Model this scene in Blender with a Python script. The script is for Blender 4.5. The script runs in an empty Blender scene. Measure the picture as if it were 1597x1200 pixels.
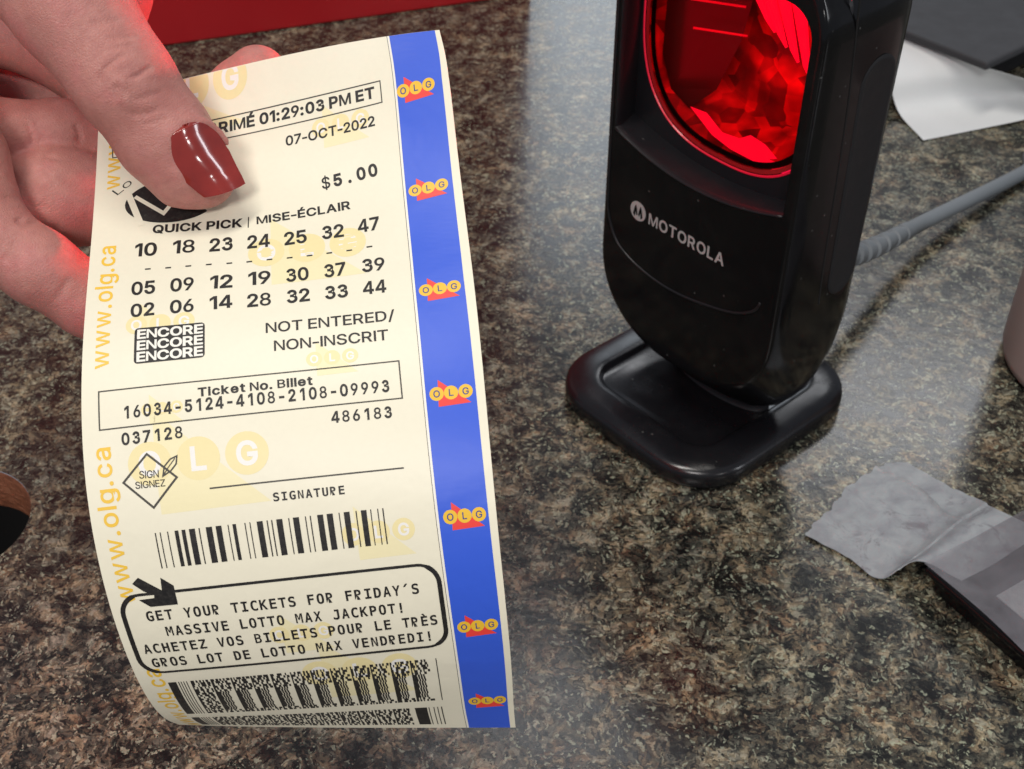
import bpy, bmesh, math, random
import numpy as np
from mathutils import Vector, Matrix
from mathutils.geometry import tessellate_polygon

random.seed(7)
rng = np.random.default_rng(11)
scene = bpy.context.scene
COL = scene.collection

# ------------------------------------------------------------------ camera
PITCH = math.radians(40.0)
FPX = 1900.0                      # focal length of the photograph in its own pixels (1597 wide)
CAMPOS = np.array([0.0, 0.0, 0.30])
cam_data = bpy.data.cameras.new('camera')
cam = bpy.data.objects.new('camera', cam_data)
COL.objects.link(cam)
cam.location = CAMPOS.tolist()
cam.rotation_euler = (math.radians(90) - PITCH, 0, 0)
cam_data.sensor_fit = 'HORIZONTAL'
cam_data.sensor_width = 36.0
cam_data.lens = 36.0 * FPX / 1597.0
cam_data.clip_start = 0.01
cam_data.clip_end = 20.0
cam_data.dof.use_dof = True
cam_data.dof.focus_distance = 0.275
cam_data.dof.aperture_fstop = 42.0
scene.camera = cam

# ------------------------------------------------------------------ world and lamps
world = bpy.data.worlds.new('World')
scene.world = world
world.use_nodes = True
bg = world.node_tree.nodes['Background']
bg.inputs[0].default_value = (0.80, 0.86, 1.0, 1)
bg.inputs[1].default_value = 0.26

def area(name, loc, target, sx, sy, power, color):
    d = bpy.data.lights.new(name, 'AREA')
    d.shape = 'RECTANGLE'; d.size = sx; d.size_y = sy
    d.energy = power; d.color = color
    o = bpy.data.objects.new(name, d)
    COL.objects.link(o)
    o.location = loc
    v = Vector(target) - Vector(loc)
    o.rotation_euler = v.to_track_quat('-Z', 'Y').to_euler()
    return o

area('ceiling_or_fill_lamp', (-0.35, 0.05, 1.9), (0, 0.3, 0), 0.24, 0.8, 17.5, (1.0, 0.95, 0.88))
area('ceiling_or_fill_lamp', (-0.25, -1.15, 1.35), (0, 0.3, 0.05), 0.45, 0.25, 16, (1.0, 0.945, 0.92))  # added fill behind the camera, brightens the lower part of the ticket
area('ceiling_or_fill_lamp', (1.1, 2.75, 2.1), (0.2, 0.4, 0), 0.9, 0.35, 8, (0.95, 0.97, 1.0))
area('ceiling_or_fill_lamp', (0.10, 1.65, 2.1), (0.1, 0.3, 0), 0.5, 0.3, 2.2, (0.95, 0.97, 1.0))
area('nail_highlight_lamp', (1.36, -0.29, 0.58), (-0.07, 0.2, 0.17), 0.13, 0.55, 2.6, (0.94, 0.96, 1.0))  # invented narrow light, gives the streak highlight on the thumb nail
area('nail_highlight_lamp', (0.88, -0.92, 0.56), (-0.07, 0.2, 0.17), 0.12, 0.10, 0.9, (1.0, 0.97, 0.94))  # second invented light, small, for the highlight near the cuticle
area('window_light', (0.175, 2.0, 0.72), (0.1, 0.3, 0.0), 0.30, 0.66, 1.9, (0.84, 0.92, 1.0))

scene.view_settings.view_transform = 'Standard'
scene.view_settings.look = 'None'
scene.view_settings.exposure = 0.0
scene.view_settings.gamma = 1.0
scene.view_settings.use_curve_mapping = False
scene.render.engine = 'CYCLES'
scene.cycles.max_bounces = 8
scene.cycles.transparent_max_bounces = 8
scene.cycles.use_denoising = True

# ------------------------------------------------------------------ helpers
FWD = np.array([0, math.cos(PITCH), -math.sin(PITCH)])
UP = np.array([0, math.sin(PITCH), math.cos(PITCH)])
RIGHT = np.array([1.0, 0, 0])

def ray(x, y):
    return FWD + RIGHT * (x - 798.5) / FPX - UP * (y - 600.0) / FPX

def pt(x, y, depth):
    """point of the place seen at photo pixel x, y at this depth from the camera"""
    return CAMPOS + depth * ray(x, y)

def at_height(x, y, h=0.0):
    d = ray(x, y)
    return CAMPOS + d * (h - CAMPOS[2]) / d[2]

def link(name, me, material=None, parent=None):
    o = bpy.data.objects.new(name, me)
    COL.objects.link(o)
    if material is not None:
        for m in (material if isinstance(material, (list, tuple)) else [material]):
            me.materials.append(m)
    if parent is not None:
        o.parent = parent
    return o

def mesh(name, verts, faces, material=None, parent=None, smooth=False):
    me = bpy.data.meshes.new(name)
    me.from_pydata([tuple(map(float, v)) for v in verts], [], [tuple(map(int, f)) for f in faces])
    me.update()
    if smooth:
        me.polygons.foreach_set('use_smooth', [True] * len(me.polygons))
    return link(name, me, material, parent)

def fix_normals(o):
    bm = bmesh.new(); bm.from_mesh(o.data)
    bmesh.ops.recalc_face_normals(bm, faces=bm.faces)
    bm.to_mesh(o.data); bm.free()

def smooth_by_angle(o, deg=40):
    o.data.polygons.foreach_set('use_smooth', [True] * len(o.data.polygons))
    bm = bmesh.new(); bm.from_mesh(o.data)
    for e in bm.edges:
        if len(e.link_faces) == 2 and e.calc_face_angle(0) > math.radians(deg):
            e.smooth = False
    bm.to_mesh(o.data); bm.free()

def thing(name, label, cat, loc=(0, 0, 0), rz=0.0, group=None):
    o = bpy.data.objects.new(name, None)
    COL.objects.link(o)
    o.empty_display_size = 0.02
    o.location = loc; o.rotation_euler = (0, 0, rz)
    o['label'] = label; o['category'] = cat
    if group: o['group'] = group
    return o

def tag(o, label, cat):
    o['label'] = label; o['category'] = cat
    return o

def mat(name, color=(0.5, 0.5, 0.5), rough=0.5, **kw):
    m = bpy.data.materials.new(name)
    m.use_nodes = True
    b = m.node_tree.nodes['Principled BSDF']
    b.inputs['Base Color'].default_value = (*color, 1)
    b.inputs['Roughness'].default_value = rough
    for k, v in kw.items():
        b.inputs[k.replace('_', ' ')].default_value = v
    return m

def N(m, kind, **inp):
    n = m.node_tree.nodes.new(kind)
    for k, v in inp.items():
        n.inputs[k.replace('_', ' ')].default_value = v
    return n

def L(m, a, b):
    m.node_tree.links.new(a, b)

def ramp(m, src, stops, interp='LINEAR'):
    r = m.node_tree.nodes.new('ShaderNodeValToRGB')
    r.color_ramp.interpolation = interp
    e = r.color_ramp.elements
    while len(e) < len(stops): e.new(0.5)
    for i, (p, c) in enumerate(stops):
        e[i].position = p
        e[i].color = (*c, 1) if not isinstance(c, (int, float)) else (c, c, c, 1)
    L(m, src, r.inputs[0])
    return r.outputs[0]

def mixc(m, fac, a, b, blend='MIX'):
    n = m.node_tree.nodes.new('ShaderNodeMix')
    n.data_type = 'RGBA'; n.blend_type = blend
    for s, v in ((0, fac), (6, a), (7, b)):
        if isinstance(v, bpy.types.NodeSocket): L(m, v, n.inputs[s])
        elif isinstance(v, (int, float)): n.inputs[s].default_value = v if s == 0 else (v, v, v, 1)
        else: n.inputs[s].default_value = (*v, 1)
    return n.outputs[2]

def bump(m, height, strength, dist):
    b = m.node_tree.nodes['Principled BSDF']
    n = N(m, 'ShaderNodeBump', Strength=strength, Distance=dist)
    L(m, height, n.inputs['Height'])
    L(m, n.outputs[0], b.inputs['Normal'])

def objcoord(m, scale=(1, 1, 1)):
    tc = m.node_tree.nodes.new('ShaderNodeTexCoord')
    mp = N(m, 'ShaderNodeMapping')
    mp.inputs['Scale'].default_value = scale
    L(m, tc.outputs['Object'], mp.inputs['Vector'])
    return mp.outputs[0]

def noise(m, vec, scale, detail=4, rough=0.55, dist=0.0):
    n = N(m, 'ShaderNodeTexNoise', Scale=scale, Detail=detail, Roughness=rough, Distortion=dist)
    L(m, vec, n.inputs['Vector'])
    return n

def plastic(name, color, rough, grain=0.0, gscale=3000, spec=0.5, dust=0):
    m = mat(name, color, rough)
    v = objcoord(m)
    n = noise(m, v, 90, 5, 0.6)
    m.node_tree.nodes['Principled BSDF'].inputs['Specular IOR Level'].default_value = spec
    L(m, ramp(m, n.outputs[0], [(0.3, max(rough - 0.06, 0.02)), (0.7, rough + 0.08)]),
      m.node_tree.nodes['Principled BSDF'].inputs['Roughness'])
    if dust:
        vo = N(m, 'ShaderNodeTexVoronoi', Scale=dust, Randomness=1.0); L(m, v, vo.inputs['Vector'])
        sp = m.node_tree.nodes.new('ShaderNodeSeparateColor'); L(m, vo.outputs['Color'], sp.inputs[0])
        dot = N(m, 'ShaderNodeMath'); dot.operation = 'MULTIPLY'
        L(m, ramp(m, vo.outputs['Distance'], [(0.06, 1.0), (0.14, 0.0)]), dot.inputs[0])
        L(m, ramp(m, sp.outputs[0], [(0.93, 0.0), (0.97, 0.8)]), dot.inputs[1])
        smear = noise(m, v, 45, 6, 0.7, 1.0)
        base = mixc(m, ramp(m, smear.outputs[0], [(0.45, 0.0), (0.75, 0.13)]), color, (0.035, 0.034, 0.033))
        L(m, mixc(m, dot.outputs[0], base, (0.10, 0.10, 0.095)), m.node_tree.nodes['Principled BSDF'].inputs['Base Color'])
    if grain:
        g = noise(m, v, gscale, 2, 0.5)
        bump(m, g.outputs[0], grain, 0.0002)
    return m

def lathe(profile, n=64):
    vs, fs = [], []
    for r, z in profile:
        for i in range(n):
            a = 2 * math.pi * i / n
            vs.append((r * math.cos(a), r * math.sin(a), z))
    for k in range(len(profile) - 1):
        for i in range(n):
            j = (i + 1) % n
            fs.append((k * n + i, k * n + j, (k + 1) * n + j, (k + 1) * n + i))
    return vs, fs

def tube(points, radii, n=14, cap=True):
    P = [Vector(p) for p in points]
    vs, fs = [], []
    t0 = (P[1] - P[0]).normalized()
    ref = Vector((0, 0, 1)) if abs(t0.z) < 0.9 else Vector((1, 0, 0))
    u = t0.cross(ref).normalized()
    for i, p in enumerate(P):
        a = P[max(i - 1, 0)]; b = P[min(i + 1, len(P) - 1)]
        t = (b - a).normalized()
        u = (u - t * u.dot(t)).normalized()
        w = t.cross(u)
        r = radii[i] if hasattr(radii, '__len__') else radii
        for k in range(n):
            an = 2 * math.pi * k / n
            vs.append(p + (u * math.cos(an) + w * math.sin(an)) * r)
    for i in range(len(P) - 1):
        for k in range(n):
            j = (k + 1) % n
            fs.append((i * n + k, i * n + j, (i + 1) * n + j, (i + 1) * n + k))
    if cap:
        fs.append(tuple(range(n - 1, -1, -1)))
        fs.append(tuple((len(P) - 1) * n + k for k in range(n)))
    return vs, fs

def catmull(points, per=8):
    P = [np.array(p, float) for p in points]
    P = [2 * P[0] - P[1]] + P + [2 * P[-1] - P[-2]]
    out = []
    for i in range(1, len(P) - 2):
        for k in range(per):
            t = k / per
            out.append(0.5 * (2 * P[i] + (P[i + 1] - P[i - 1]) * t + (2 * P[i - 1] - 5 * P[i] + 4 * P[i + 1] - P[i + 2]) * t * t
                              + (3 * P[i] - P[i - 1] - 3 * P[i + 1] + P[i + 2]) * t ** 3))
    out.append(P[-2])
    return out

# ------------------------------------------------------------------ glyph outlines (S: sans, T: fixed pitch), drawn as polygons
GLYPHS = {
 'S$': '75,448 62,425 54,400 53,356 60,326 86,289 128,260 202,234 202,50 158,62 142,71 123,88 110,110 104,137 38,137 42,109 51,83 64,60 81,40 102,23 128,9 156,-1 202,-8 202,-74 244,-74 244,-8 294,0 337,17 379,53 399,87 408,125 405,171 395,198 379,220 359,238 312,264 244,285 244,457 280,449 312,430 332,402 337,378 401,378 398,403 390,427 377,449 351,476 316,498 289,508 244,515 244,583 202,583 202,514 165,508 138,498 113,484 92,468;162,311 136,328 126,339 115,367 118,398 139,430 167,448 202,457 202,296;324,85 295,64 267,54 244,50 244,222 296,205 322,189 340,168 346,139 344,122 338,106',
 'S-': '114,188 337,188 337,244 114,244',
 'S.': '132,13 140,29 141,47 132,69 118,81 95,87 73,81 55,64 51,53 50,35 55,18 73,1 83,-3 101,-4 118,1',
 'S/': '14,-76 71,-76 235,533 178,533',
 'S0': '338,332 344,254 338,176 320,116 299,82 281,66 250,52 214,50 203,52 172,66 155,82 140,103 128,129 115,176 109,254 115,332 128,380 147,416 163,435 182,449 203,457 227,460 250,457 281,443 299,426 320,393;48,227 53,178 62,133 85,77 105,48 130,24 158,7 208,-6 245,-6 279,1 310,15 336,35 359,62 377,95 391,133 400,178 405,227 405,281 400,330 391,375 377,414 348,461 309,494 279,508 245,515 208,515 174,508 144,494 106,461 85,431 69,395 57,353 48,281',
 'S1': '276,509 198,509 86,427 86,358 212,448 212,0 276,0',
 'S2': '381,363 379,398 372,423 354,456 328,482 306,497 268,511 225,516 182,511 155,502 121,482 102,464 86,442 75,418 66,377 66,362 127,362 128,381 135,406 153,433 165,443 196,457 224,460 250,457 287,441 308,419 319,389 320,364 314,334 299,305 276,274 64,47 64,0 389,0 389,57 153,57 153,60 294,209 344,269 363,299 377,336',
 'S3': '69,414 87,452 123,486 169,506 220,512 269,502 313,477 345,440 360,394 356,346 333,303 296,271 300,279 311,277 349,242 373,197 381,146 371,96 346,52 306,18 258,-3 206,-9 154,1 108,25 71,61 51,103 107,130 122,97 144,75 174,59 208,53 242,57 273,70 298,92 313,118 319,147 314,177 300,204 276,226 212,246 165,246 165,303 212,303 264,324 285,342 297,364 299,387 291,409 274,429 248,444 217,450 185,446 157,434 137,416 125,388',
 'S4': '282,0 343,0 343,105 413,105 413,163 343,163 343,509 262,509 40,158 40,105 282,105;282,163 107,163 282,440',
 'S5': '148,311 134,301 151,452 366,452 366,509 96,509 67,253 128,246 139,255 176,271 209,277 238,275 266,267 283,257 309,229 324,193 328,162 322,122 314,104 291,75 276,64 241,51 213,50 188,54 160,68 138,89 127,108 122,130 60,130 66,93 76,71 90,50 128,17 165,1 192,-5 221,-7 268,-1 296,8 321,23 343,41 361,63 376,89 388,132 391,175 383,221 370,251 338,293 321,306 294,321 274,328 229,334 186,328',
 'S6': '293,73 271,58 254,52 226,48 198,52 182,58 153,79 134,110 128,128 125,169 128,188 138,214 153,235 166,247 198,262 236,265 271,256 286,247 310,221 322,196 326,178 327,147 322,119 310,93;64,146 69,115 84,74 109,40 130,22 155,8 196,-4 226,-7 271,-2 310,14 343,39 368,73 384,112 389,157 387,187 380,215 370,240 355,262 327,288 304,301 265,312 228,314 208,311 184,302 175,295 322,509 252,509 124,321 93,268 75,226 65,187',
 'S7': '97,0 165,0 391,449 391,509 62,509 62,452 323,452',
 'S8': '323,276 343,289 359,308 372,330 379,354 382,380 377,417 368,439 354,460 328,485 282,508 255,514 226,516 197,514 170,508 134,492 114,477 90,450 75,417 70,380 73,354 80,330 93,308 109,289 129,276 153,267 153,265 134,260 109,247 87,228 61,186 52,146 54,109 67,73 82,51 111,25 136,11 163,1 193,-5 226,-7 259,-5 289,1 317,11 352,33 371,51 391,84 401,135 395,176 383,204 372,220 343,247 319,260 300,265 300,267;318,392 319,367 314,344 303,324 287,308 260,294 217,290 193,294 165,308 149,324 141,337 134,359 133,384 138,407 153,432 164,442 185,453 208,459 235,460 268,453 288,442 308,420;115,139 117,157 125,181 140,202 169,223 206,234 237,235 265,230 283,223 312,202 327,181 335,157 337,139 331,106 313,79 293,64 267,54 248,50 215,49 185,54 159,64 139,79 121,106',
 'S9': '174,446 207,459 236,460 263,454 279,446 299,429 310,415 322,390 326,371 327,340 322,312 310,287 293,267 263,249 226,243 207,245 174,257 148,280 138,295 131,313 125,352 134,399 148,423;389,347 387,378 380,408 368,434 352,458 333,478 298,501 271,510 226,516 196,513 155,501 120,479 92,448 78,424 69,397 64,367 64,336 68,307 77,281 90,258 106,237 137,214 161,203 203,195 232,195 263,204 278,213 130,0 200,0 340,207 367,256 385,309',
 'S:': '132,13 140,29 141,47 132,69 118,81 95,87 73,81 55,64 51,53 50,35 55,18 73,1 83,-3 101,-4 118,1;128,349 113,359 89,362 78,359 63,349 55,339 51,328 50,310 55,294 63,284 78,274 89,271 113,274 128,284 138,299 141,310 138,334',
 'SA': '276,334 324,199 154,199 191,302 239,456;85,0 135,142 344,142 395,0 463,0 276,509 201,509 16,0',
 'SB': '338,191 350,169 355,145 353,115 344,96 330,80 309,67 281,60 245,57 125,57 125,231 248,231 279,228 306,218 320,209;394,410 375,452 350,477 329,491 304,501 274,507 60,509 60,0 266,0 301,4 331,12 368,31 394,57 406,77 416,111 418,136 411,184 397,212 371,240 331,260 315,262 315,267 343,278 368,295 383,313 393,336 397,353 398,386;335,383 335,355 327,333 314,314 288,296 265,288 238,285 125,285 125,452 256,451 294,442 313,429 326,412',
 'SC': '150,403 172,424 196,439 223,450 276,456 300,453 330,444 351,433 375,413 394,388 404,365 408,348 473,348 467,373 454,408 435,438 411,464 383,485 362,496 329,508 305,513 267,516 205,508 150,484 104,445 80,412 53,352 41,280 41,228 53,157 80,96 104,63 150,25 186,7 205,1 246,-6 293,-6 329,1 363,13 383,24 411,45 428,62 454,101 467,135 473,160 408,160 394,121 375,96 351,76 323,62 276,53 223,59 196,69 161,94 141,117 125,145 113,177 106,213 103,254 106,295 113,332 125,364',
 'SD': '60,0 219,0 268,3 332,21 384,54 411,83 423,100 442,138 455,181 461,229 461,281 455,329 442,372 412,426 385,455 353,478 334,488 294,501 250,508 60,509;394,198 385,164 372,135 354,110 331,89 304,73 272,63 215,57 125,57 125,452 221,452 275,446 320,428 344,410 364,388 379,361 390,329 399,275 399,235',
 'SE': '125,452 372,452 372,509 60,509 60,0 375,0 375,57 125,57 125,229 355,229 355,286 125,286',
 'SG': '150,404 171,424 196,440 222,450 274,456 300,453 344,436 368,417 383,400 399,372 408,349 474,349 465,384 455,406 429,445 412,462 374,489 340,504 304,513 265,516 203,508 149,484 103,445 79,412 60,373 47,329 40,254 47,179 60,136 79,97 91,79 118,49 149,25 185,7 247,-6 308,-4 344,5 377,19 406,38 431,62 451,91 466,124 475,160 478,256 283,256 283,199 415,199 413,173 407,147 390,112 374,93 345,71 309,57 283,53 238,56 210,63 184,76 141,117 125,145 113,177 106,213 103,254 106,295 113,332 125,364',
 'SI': '60,0 125,0 125,509 60,509',
 'SK': '199,331 124,242 125,509 60,509 60,0 125,0 125,167 198,245 372,0 449,0 243,288 448,509 364,509',
 'SL': '125,509 60,509 60,0 361,0 361,57 125,57',
 'SM': '507,437 504,327 504,0 568,0 568,509 476,509 349,179 315,73 284,170 152,509 60,509 60,0 122,0 122,328 119,436 165,304 286,0 342,0 470,328',
 'SN': '399,509 399,142 402,81 363,151 136,509 60,509 60,0 125,0 125,313 120,430 194,303 387,0 463,0 463,509',
 'SO': '415,349 425,314 430,275 430,233 425,194 415,160 401,130 383,105 361,84 324,63 296,55 267,53 237,55 210,63 172,84 151,105 125,144 113,176 106,213 103,254 106,295 113,332 133,379 161,415 184,433 223,450 267,456 296,453 324,446 349,433 383,404 401,379;41,228 53,157 80,96 105,63 134,36 150,25 186,7 205,1 246,-6 288,-6 329,1 348,7 384,25 400,36 429,63 442,79 464,115 473,135 486,179 493,254 486,329 473,373 464,393 442,429 415,459 384,484 329,508 288,515 246,515 205,508 150,484 105,445 80,412 53,352 41,280',
 'SP': '407,377 396,417 375,452 345,480 319,494 272,506 235,509 60,509 60,0 125,0 125,186 254,186 305,195 332,207 356,223 375,243 396,278 407,318 409,348;125,452 245,452 288,443 305,434 329,409 342,376 344,338 342,319 329,286 312,266 279,248 233,242 125,242',
 'SQ': '425,194 415,160 401,130 383,105 366,89 313,159 245,159 319,62 296,55 267,53 237,55 210,63 172,84 151,105 125,144 113,176 106,213 103,254 106,295 113,332 133,379 161,415 184,433 223,450 267,456 296,453 324,446 349,433 383,404 401,379 415,349 425,314 430,275 430,233;105,63 134,36 150,25 186,7 205,1 246,-6 288,-6 329,1 357,11 401,-48 468,-48 403,39 429,63 442,79 464,115 473,135 486,179 493,254 486,329 473,373 464,393 442,429 415,459 384,484 329,508 288,515 246,515 205,508 150,484 105,445 80,412 53,352 41,280 41,228 53,157 80,96',
 'SR': '405,395 396,421 384,444 367,465 333,489 290,504 236,509 60,509 60,0 125,0 125,198 247,198 353,0 428,0 314,209 333,217 367,240 384,260 396,283 405,309 409,337 409,367;125,452 246,452 269,449 298,440 325,419 340,389 345,362 344,333 340,316 330,293 306,271 280,260 246,255 125,255',
 'SS': '113,484 92,468 75,448 62,425 54,400 53,356 60,326 86,289 128,260 184,239 254,220 296,205 322,189 340,168 346,139 344,122 338,106 324,85 295,64 267,54 246,50 214,49 185,53 158,62 142,71 123,88 110,110 104,137 38,137 42,109 51,83 64,60 81,40 102,23 128,9 156,-1 188,-7 224,-9 261,-7 294,0 337,17 379,53 399,87 408,125 405,171 395,198 379,220 359,238 312,264 198,297 162,311 136,328 126,339 115,367 118,398 139,430 167,448 194,456 225,459 254,456 280,449 312,430 332,402 337,378 401,378 398,403 390,427 377,449 351,476 316,498 289,508 259,514 227,516 195,514 165,508 138,498',
 'ST': '32,452 193,452 193,0 257,0 257,452 417,452 417,509 32,509',
 'SU': '285,53 232,53 197,63 160,87 141,113 128,144 124,178 124,509 60,509 61,156 66,124 77,94 93,67 114,43 154,15 186,2 220,-6 278,-8 332,2 363,15 403,43 433,80 451,124 456,156 457,509 393,509 393,178 389,144 377,113 357,87 331,68',
 'SX': '188,386 104,509 29,509 200,261 18,0 91,0 203,160 237,218 275,154 382,0 456,0 275,263 446,509 374,509 261,345 238,303',
 'SZ': '169,129 397,462 397,509 40,509 40,452 323,453 289,408 42,46 42,0 399,0 399,57 115,55',
 'Sa': '110,292 132,313 156,325 171,329 204,331 234,325 246,319 260,307 267,297 275,272 276,255 273,243 268,237 257,231 169,219 117,209 85,197 53,174 43,161 36,146 30,108 32,84 42,54 60,29 76,15 115,-3 160,-9 190,-6 223,4 247,20 264,38 272,52 277,52 277,0 337,0 337,251 333,290 327,311 317,329 300,350 271,369 231,381 208,384 163,382 123,372 104,364 71,339 51,313 41,291 100,274;94,87 92,112 97,130 112,147 134,159 161,166 216,173 267,184 276,190 274,122 267,100 259,86 242,68 211,51 170,45 142,48 119,57 105,68',
 'Sc': '130,296 145,310 163,321 184,328 226,329 257,319 274,308 293,285 303,262 362,277 353,301 330,335 305,356 284,368 260,377 226,384 174,382 144,374 104,351 72,318 49,276 40,243 34,187 37,150 49,100 72,58 104,25 130,9 159,-2 190,-8 217,-8 261,-1 292,12 313,26 331,43 346,63 363,102 304,117 289,84 275,69 253,55 237,50 207,46 173,51 145,66 130,80 108,117 99,151 96,187 99,224 108,258',
 'Se': '109,270 138,308 155,319 173,326 194,330 216,330 237,326 263,314 283,294 298,269 309,221 96,221 99,241;34,187 40,132 49,100 63,71 92,35 117,16 145,3 194,-8 225,-8 261,-3 283,4 311,19 328,32 348,55 365,91 306,105 294,82 281,68 260,55 220,46 190,48 169,53 151,61 121,88 110,106 102,127 96,169 371,169 368,242 357,282 347,305 327,333 303,355 266,374 236,382 188,384 142,373 115,359 91,340 71,317 55,290 39,242',
 'Sg': '80,332 62,307 43,263 36,229 34,191 36,154 43,120 55,90 80,53 101,34 138,14 180,5 217,6 245,12 266,23 287,41 306,68 311,68 311,-21 304,-47 291,-67 272,-82 249,-92 222,-97 178,-95 161,-91 142,-82 126,-70 101,-41 51,-69 64,-91 82,-110 114,-132 134,-140 168,-148 207,-151 265,-144 303,-131 334,-109 350,-90 363,-67 372,-25 372,379 313,379 313,319 308,319 279,356 261,369 228,382 181,384 138,374 112,361;145,312 163,322 182,328 205,330 227,328 256,318 279,299 296,274 304,253 311,219 312,179 304,131 285,95 264,75 246,66 205,59 172,63 145,76 118,104 105,133 99,155 96,193 99,229 105,252 118,282',
 'Si': '126,489 121,504 110,516 100,521 84,524 67,521 58,516 44,499 41,483 44,468 58,451 78,443 95,444 110,451 121,463 125,472;53,379 53,0 114,0 114,379',
 'Sk': '360,379 284,379 121,212 114,212 114,509 53,509 53,0 114,0 114,140 154,178 294,0 372,0 201,217',
 'Sl': '54,0 115,0 115,509 54,509',
 'So': '314,236 319,200 319,175 314,139 298,97 285,80 262,60 242,51 207,46 173,51 145,66 130,80 108,117 99,151 96,187 99,224 108,258 130,296 145,310 163,321 184,328 207,330 231,328 262,316 285,296 303,269;34,187 37,150 49,100 72,58 104,25 130,9 159,-2 190,-8 224,-8 256,-2 299,16 323,35 352,71 366,100 379,150 381,187 376,243 366,276 352,305 323,341 299,360 271,374 241,382 190,384 144,374 104,351 72,318 49,276 40,243',
 'St': '200,-2 213,2 202,54 180,50 156,51 144,55 130,70 126,90 126,327 204,327 204,379 126,379 126,471 65,471 65,379 6,379 6,327 65,327 65,93 68,64 77,41 92,21 125,2 153,-3',
 'Sw': '263,225 284,309 297,252 368,0 429,0 545,379 480,379 423,176 397,67 382,136 316,379 252,379 192,163 170,66 137,202 87,379 23,379 138,0 199,0',
 'SÉ': '125,452 372,452 372,509 60,509 60,0 375,0 375,57 125,57 125,229 355,229 355,286 125,286;307,659 239,659 191,558 241,558',
 'T!': '250,292 250,520 180,520 180,292 187,167 243,167;250,0 250,88 180,88 180,0',
 'TA': '257,520 172,520 13,0 86,0 123,135 305,135 344,0 416,0;214,458 289,192 140,192',
 'TB': '375,64 391,99 396,143 389,194 376,222 357,246 318,270 287,278 326,290 347,304 368,333 375,358 377,408 367,444 359,459 335,485 302,505 261,516 237,519 58,520 58,0 241,1 268,4 314,16 350,36;313,206 322,181 325,150 322,120 314,97 299,79 278,67 231,58 128,58 128,248 230,248 276,238 288,232 306,216;227,462 255,458 284,445 297,431 304,412 307,388 301,350 291,332 276,319 254,310 210,305 128,305 128,462',
 'TC': '269,529 227,527 197,521 170,511 146,498 124,480 104,458 87,433 62,373 50,300 48,259 50,218 62,146 73,114 87,86 123,39 145,21 197,-2 227,-8 269,-10 319,-3 374,18 374,91 356,77 319,58 269,47 237,48 199,60 168,84 156,100 137,141 130,166 123,225 123,294 130,353 137,378 156,419 183,449 199,459 237,471 269,472 298,467 328,457 374,429 374,501 328,520',
 'TD': '379,178 384,217 384,302 379,341 371,376 360,406 346,433 329,456 308,476 284,492 257,504 226,513 191,518 48,520 48,0 191,2 226,7 257,16 284,28 308,44 329,63 346,86 360,113 371,144;287,402 302,357 310,296 310,223 302,163 287,118 276,101 263,88 227,69 180,59 118,58 118,462 180,461 205,457 247,443 263,432',
 'TE': '139,307 139,461 377,461 377,520 69,520 69,0 384,0 384,59 139,59 139,248 367,248 367,307',
 'TF': '152,307 152,461 387,461 387,520 81,520 81,0 152,0 152,248 365,248 365,307',
 'TG': '299,523 257,529 214,527 185,521 133,498 111,480 91,458 74,433 49,373 37,300 37,218 49,146 60,114 74,86 110,39 132,21 183,-2 213,-8 258,-10 284,-7 321,3 344,14 375,34 384,43 384,267 242,267 242,209 317,209 317,69 302,59 266,48 222,48 184,60 154,83 132,118 117,165 110,225 110,293 113,324 124,378 143,419 170,449 186,459 224,471 268,471 319,455 367,420 367,492 329,513',
 'TH': '311,520 311,307 118,307 118,520 48,520 48,0 118,0 118,248 311,248 311,0 382,0 382,520',
 'TI': '250,59 250,461 359,461 359,520 70,520 70,461 179,461 179,59 70,59 70,0 359,0 359,59',
 'TJ': '225,-6 247,0 283,18 296,31 317,64 329,110 332,138 333,520 130,520 130,461 263,461 263,170 258,110 254,95 243,73 216,53 189,48 161,47 126,53 103,61 59,86 38,103 38,21 73,7 129,-7 162,-10',
 'TK': '421,520 338,520 118,289 118,520 48,520 48,0 118,0 118,203 172,260 342,0 427,0 218,307',
 'TL': '146,59 146,520 75,520 75,0 397,0 397,59',
 'TM': '399,520 304,520 214,255 124,520 30,520 30,0 95,0 95,459 188,185 241,185 334,459 334,0 399,0',
 'TN': '381,520 313,520 313,92 138,520 48,520 48,0 116,0 116,428 292,0 381,0',
 'TO': '273,69 261,59 232,48 198,48 182,52 169,59 146,81 131,114 120,161 114,259 120,358 131,405 146,438 169,460 182,467 198,471 232,471 261,460 273,450 292,423 305,383 309,358 315,259 312,190 305,136 292,96;71,438 51,378 42,303 42,216 51,140 70,81 99,36 117,19 161,-3 214,-10 268,-3 312,20 330,36 346,57 359,81 378,141 384,177 389,259 384,342 378,378 359,438 346,462 330,483 312,500 291,513 268,522 214,529 161,522 138,513 117,500 99,483',
 'TP': '396,340 396,389 386,432 366,466 352,480 318,502 297,510 248,519 69,520 69,0 139,0 139,209 248,210 274,213 318,226 353,248 366,262 386,297;312,417 321,393 324,365 321,336 312,312 296,292 276,278 236,267 139,267 139,462 220,462 251,459 276,451 297,436',
 'TR': '360,434 340,467 310,493 291,503 247,516 222,519 50,520 50,0 120,0 120,220 209,218 228,213 244,204 275,164 354,0 429,0 341,176 318,212 297,231 265,245 310,259 334,275 352,297 365,323 371,353 370,393;262,445 279,430 291,409 297,384 295,341 286,318 273,300 264,293 241,283 214,278 120,278 120,462 211,461 239,456',
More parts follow.
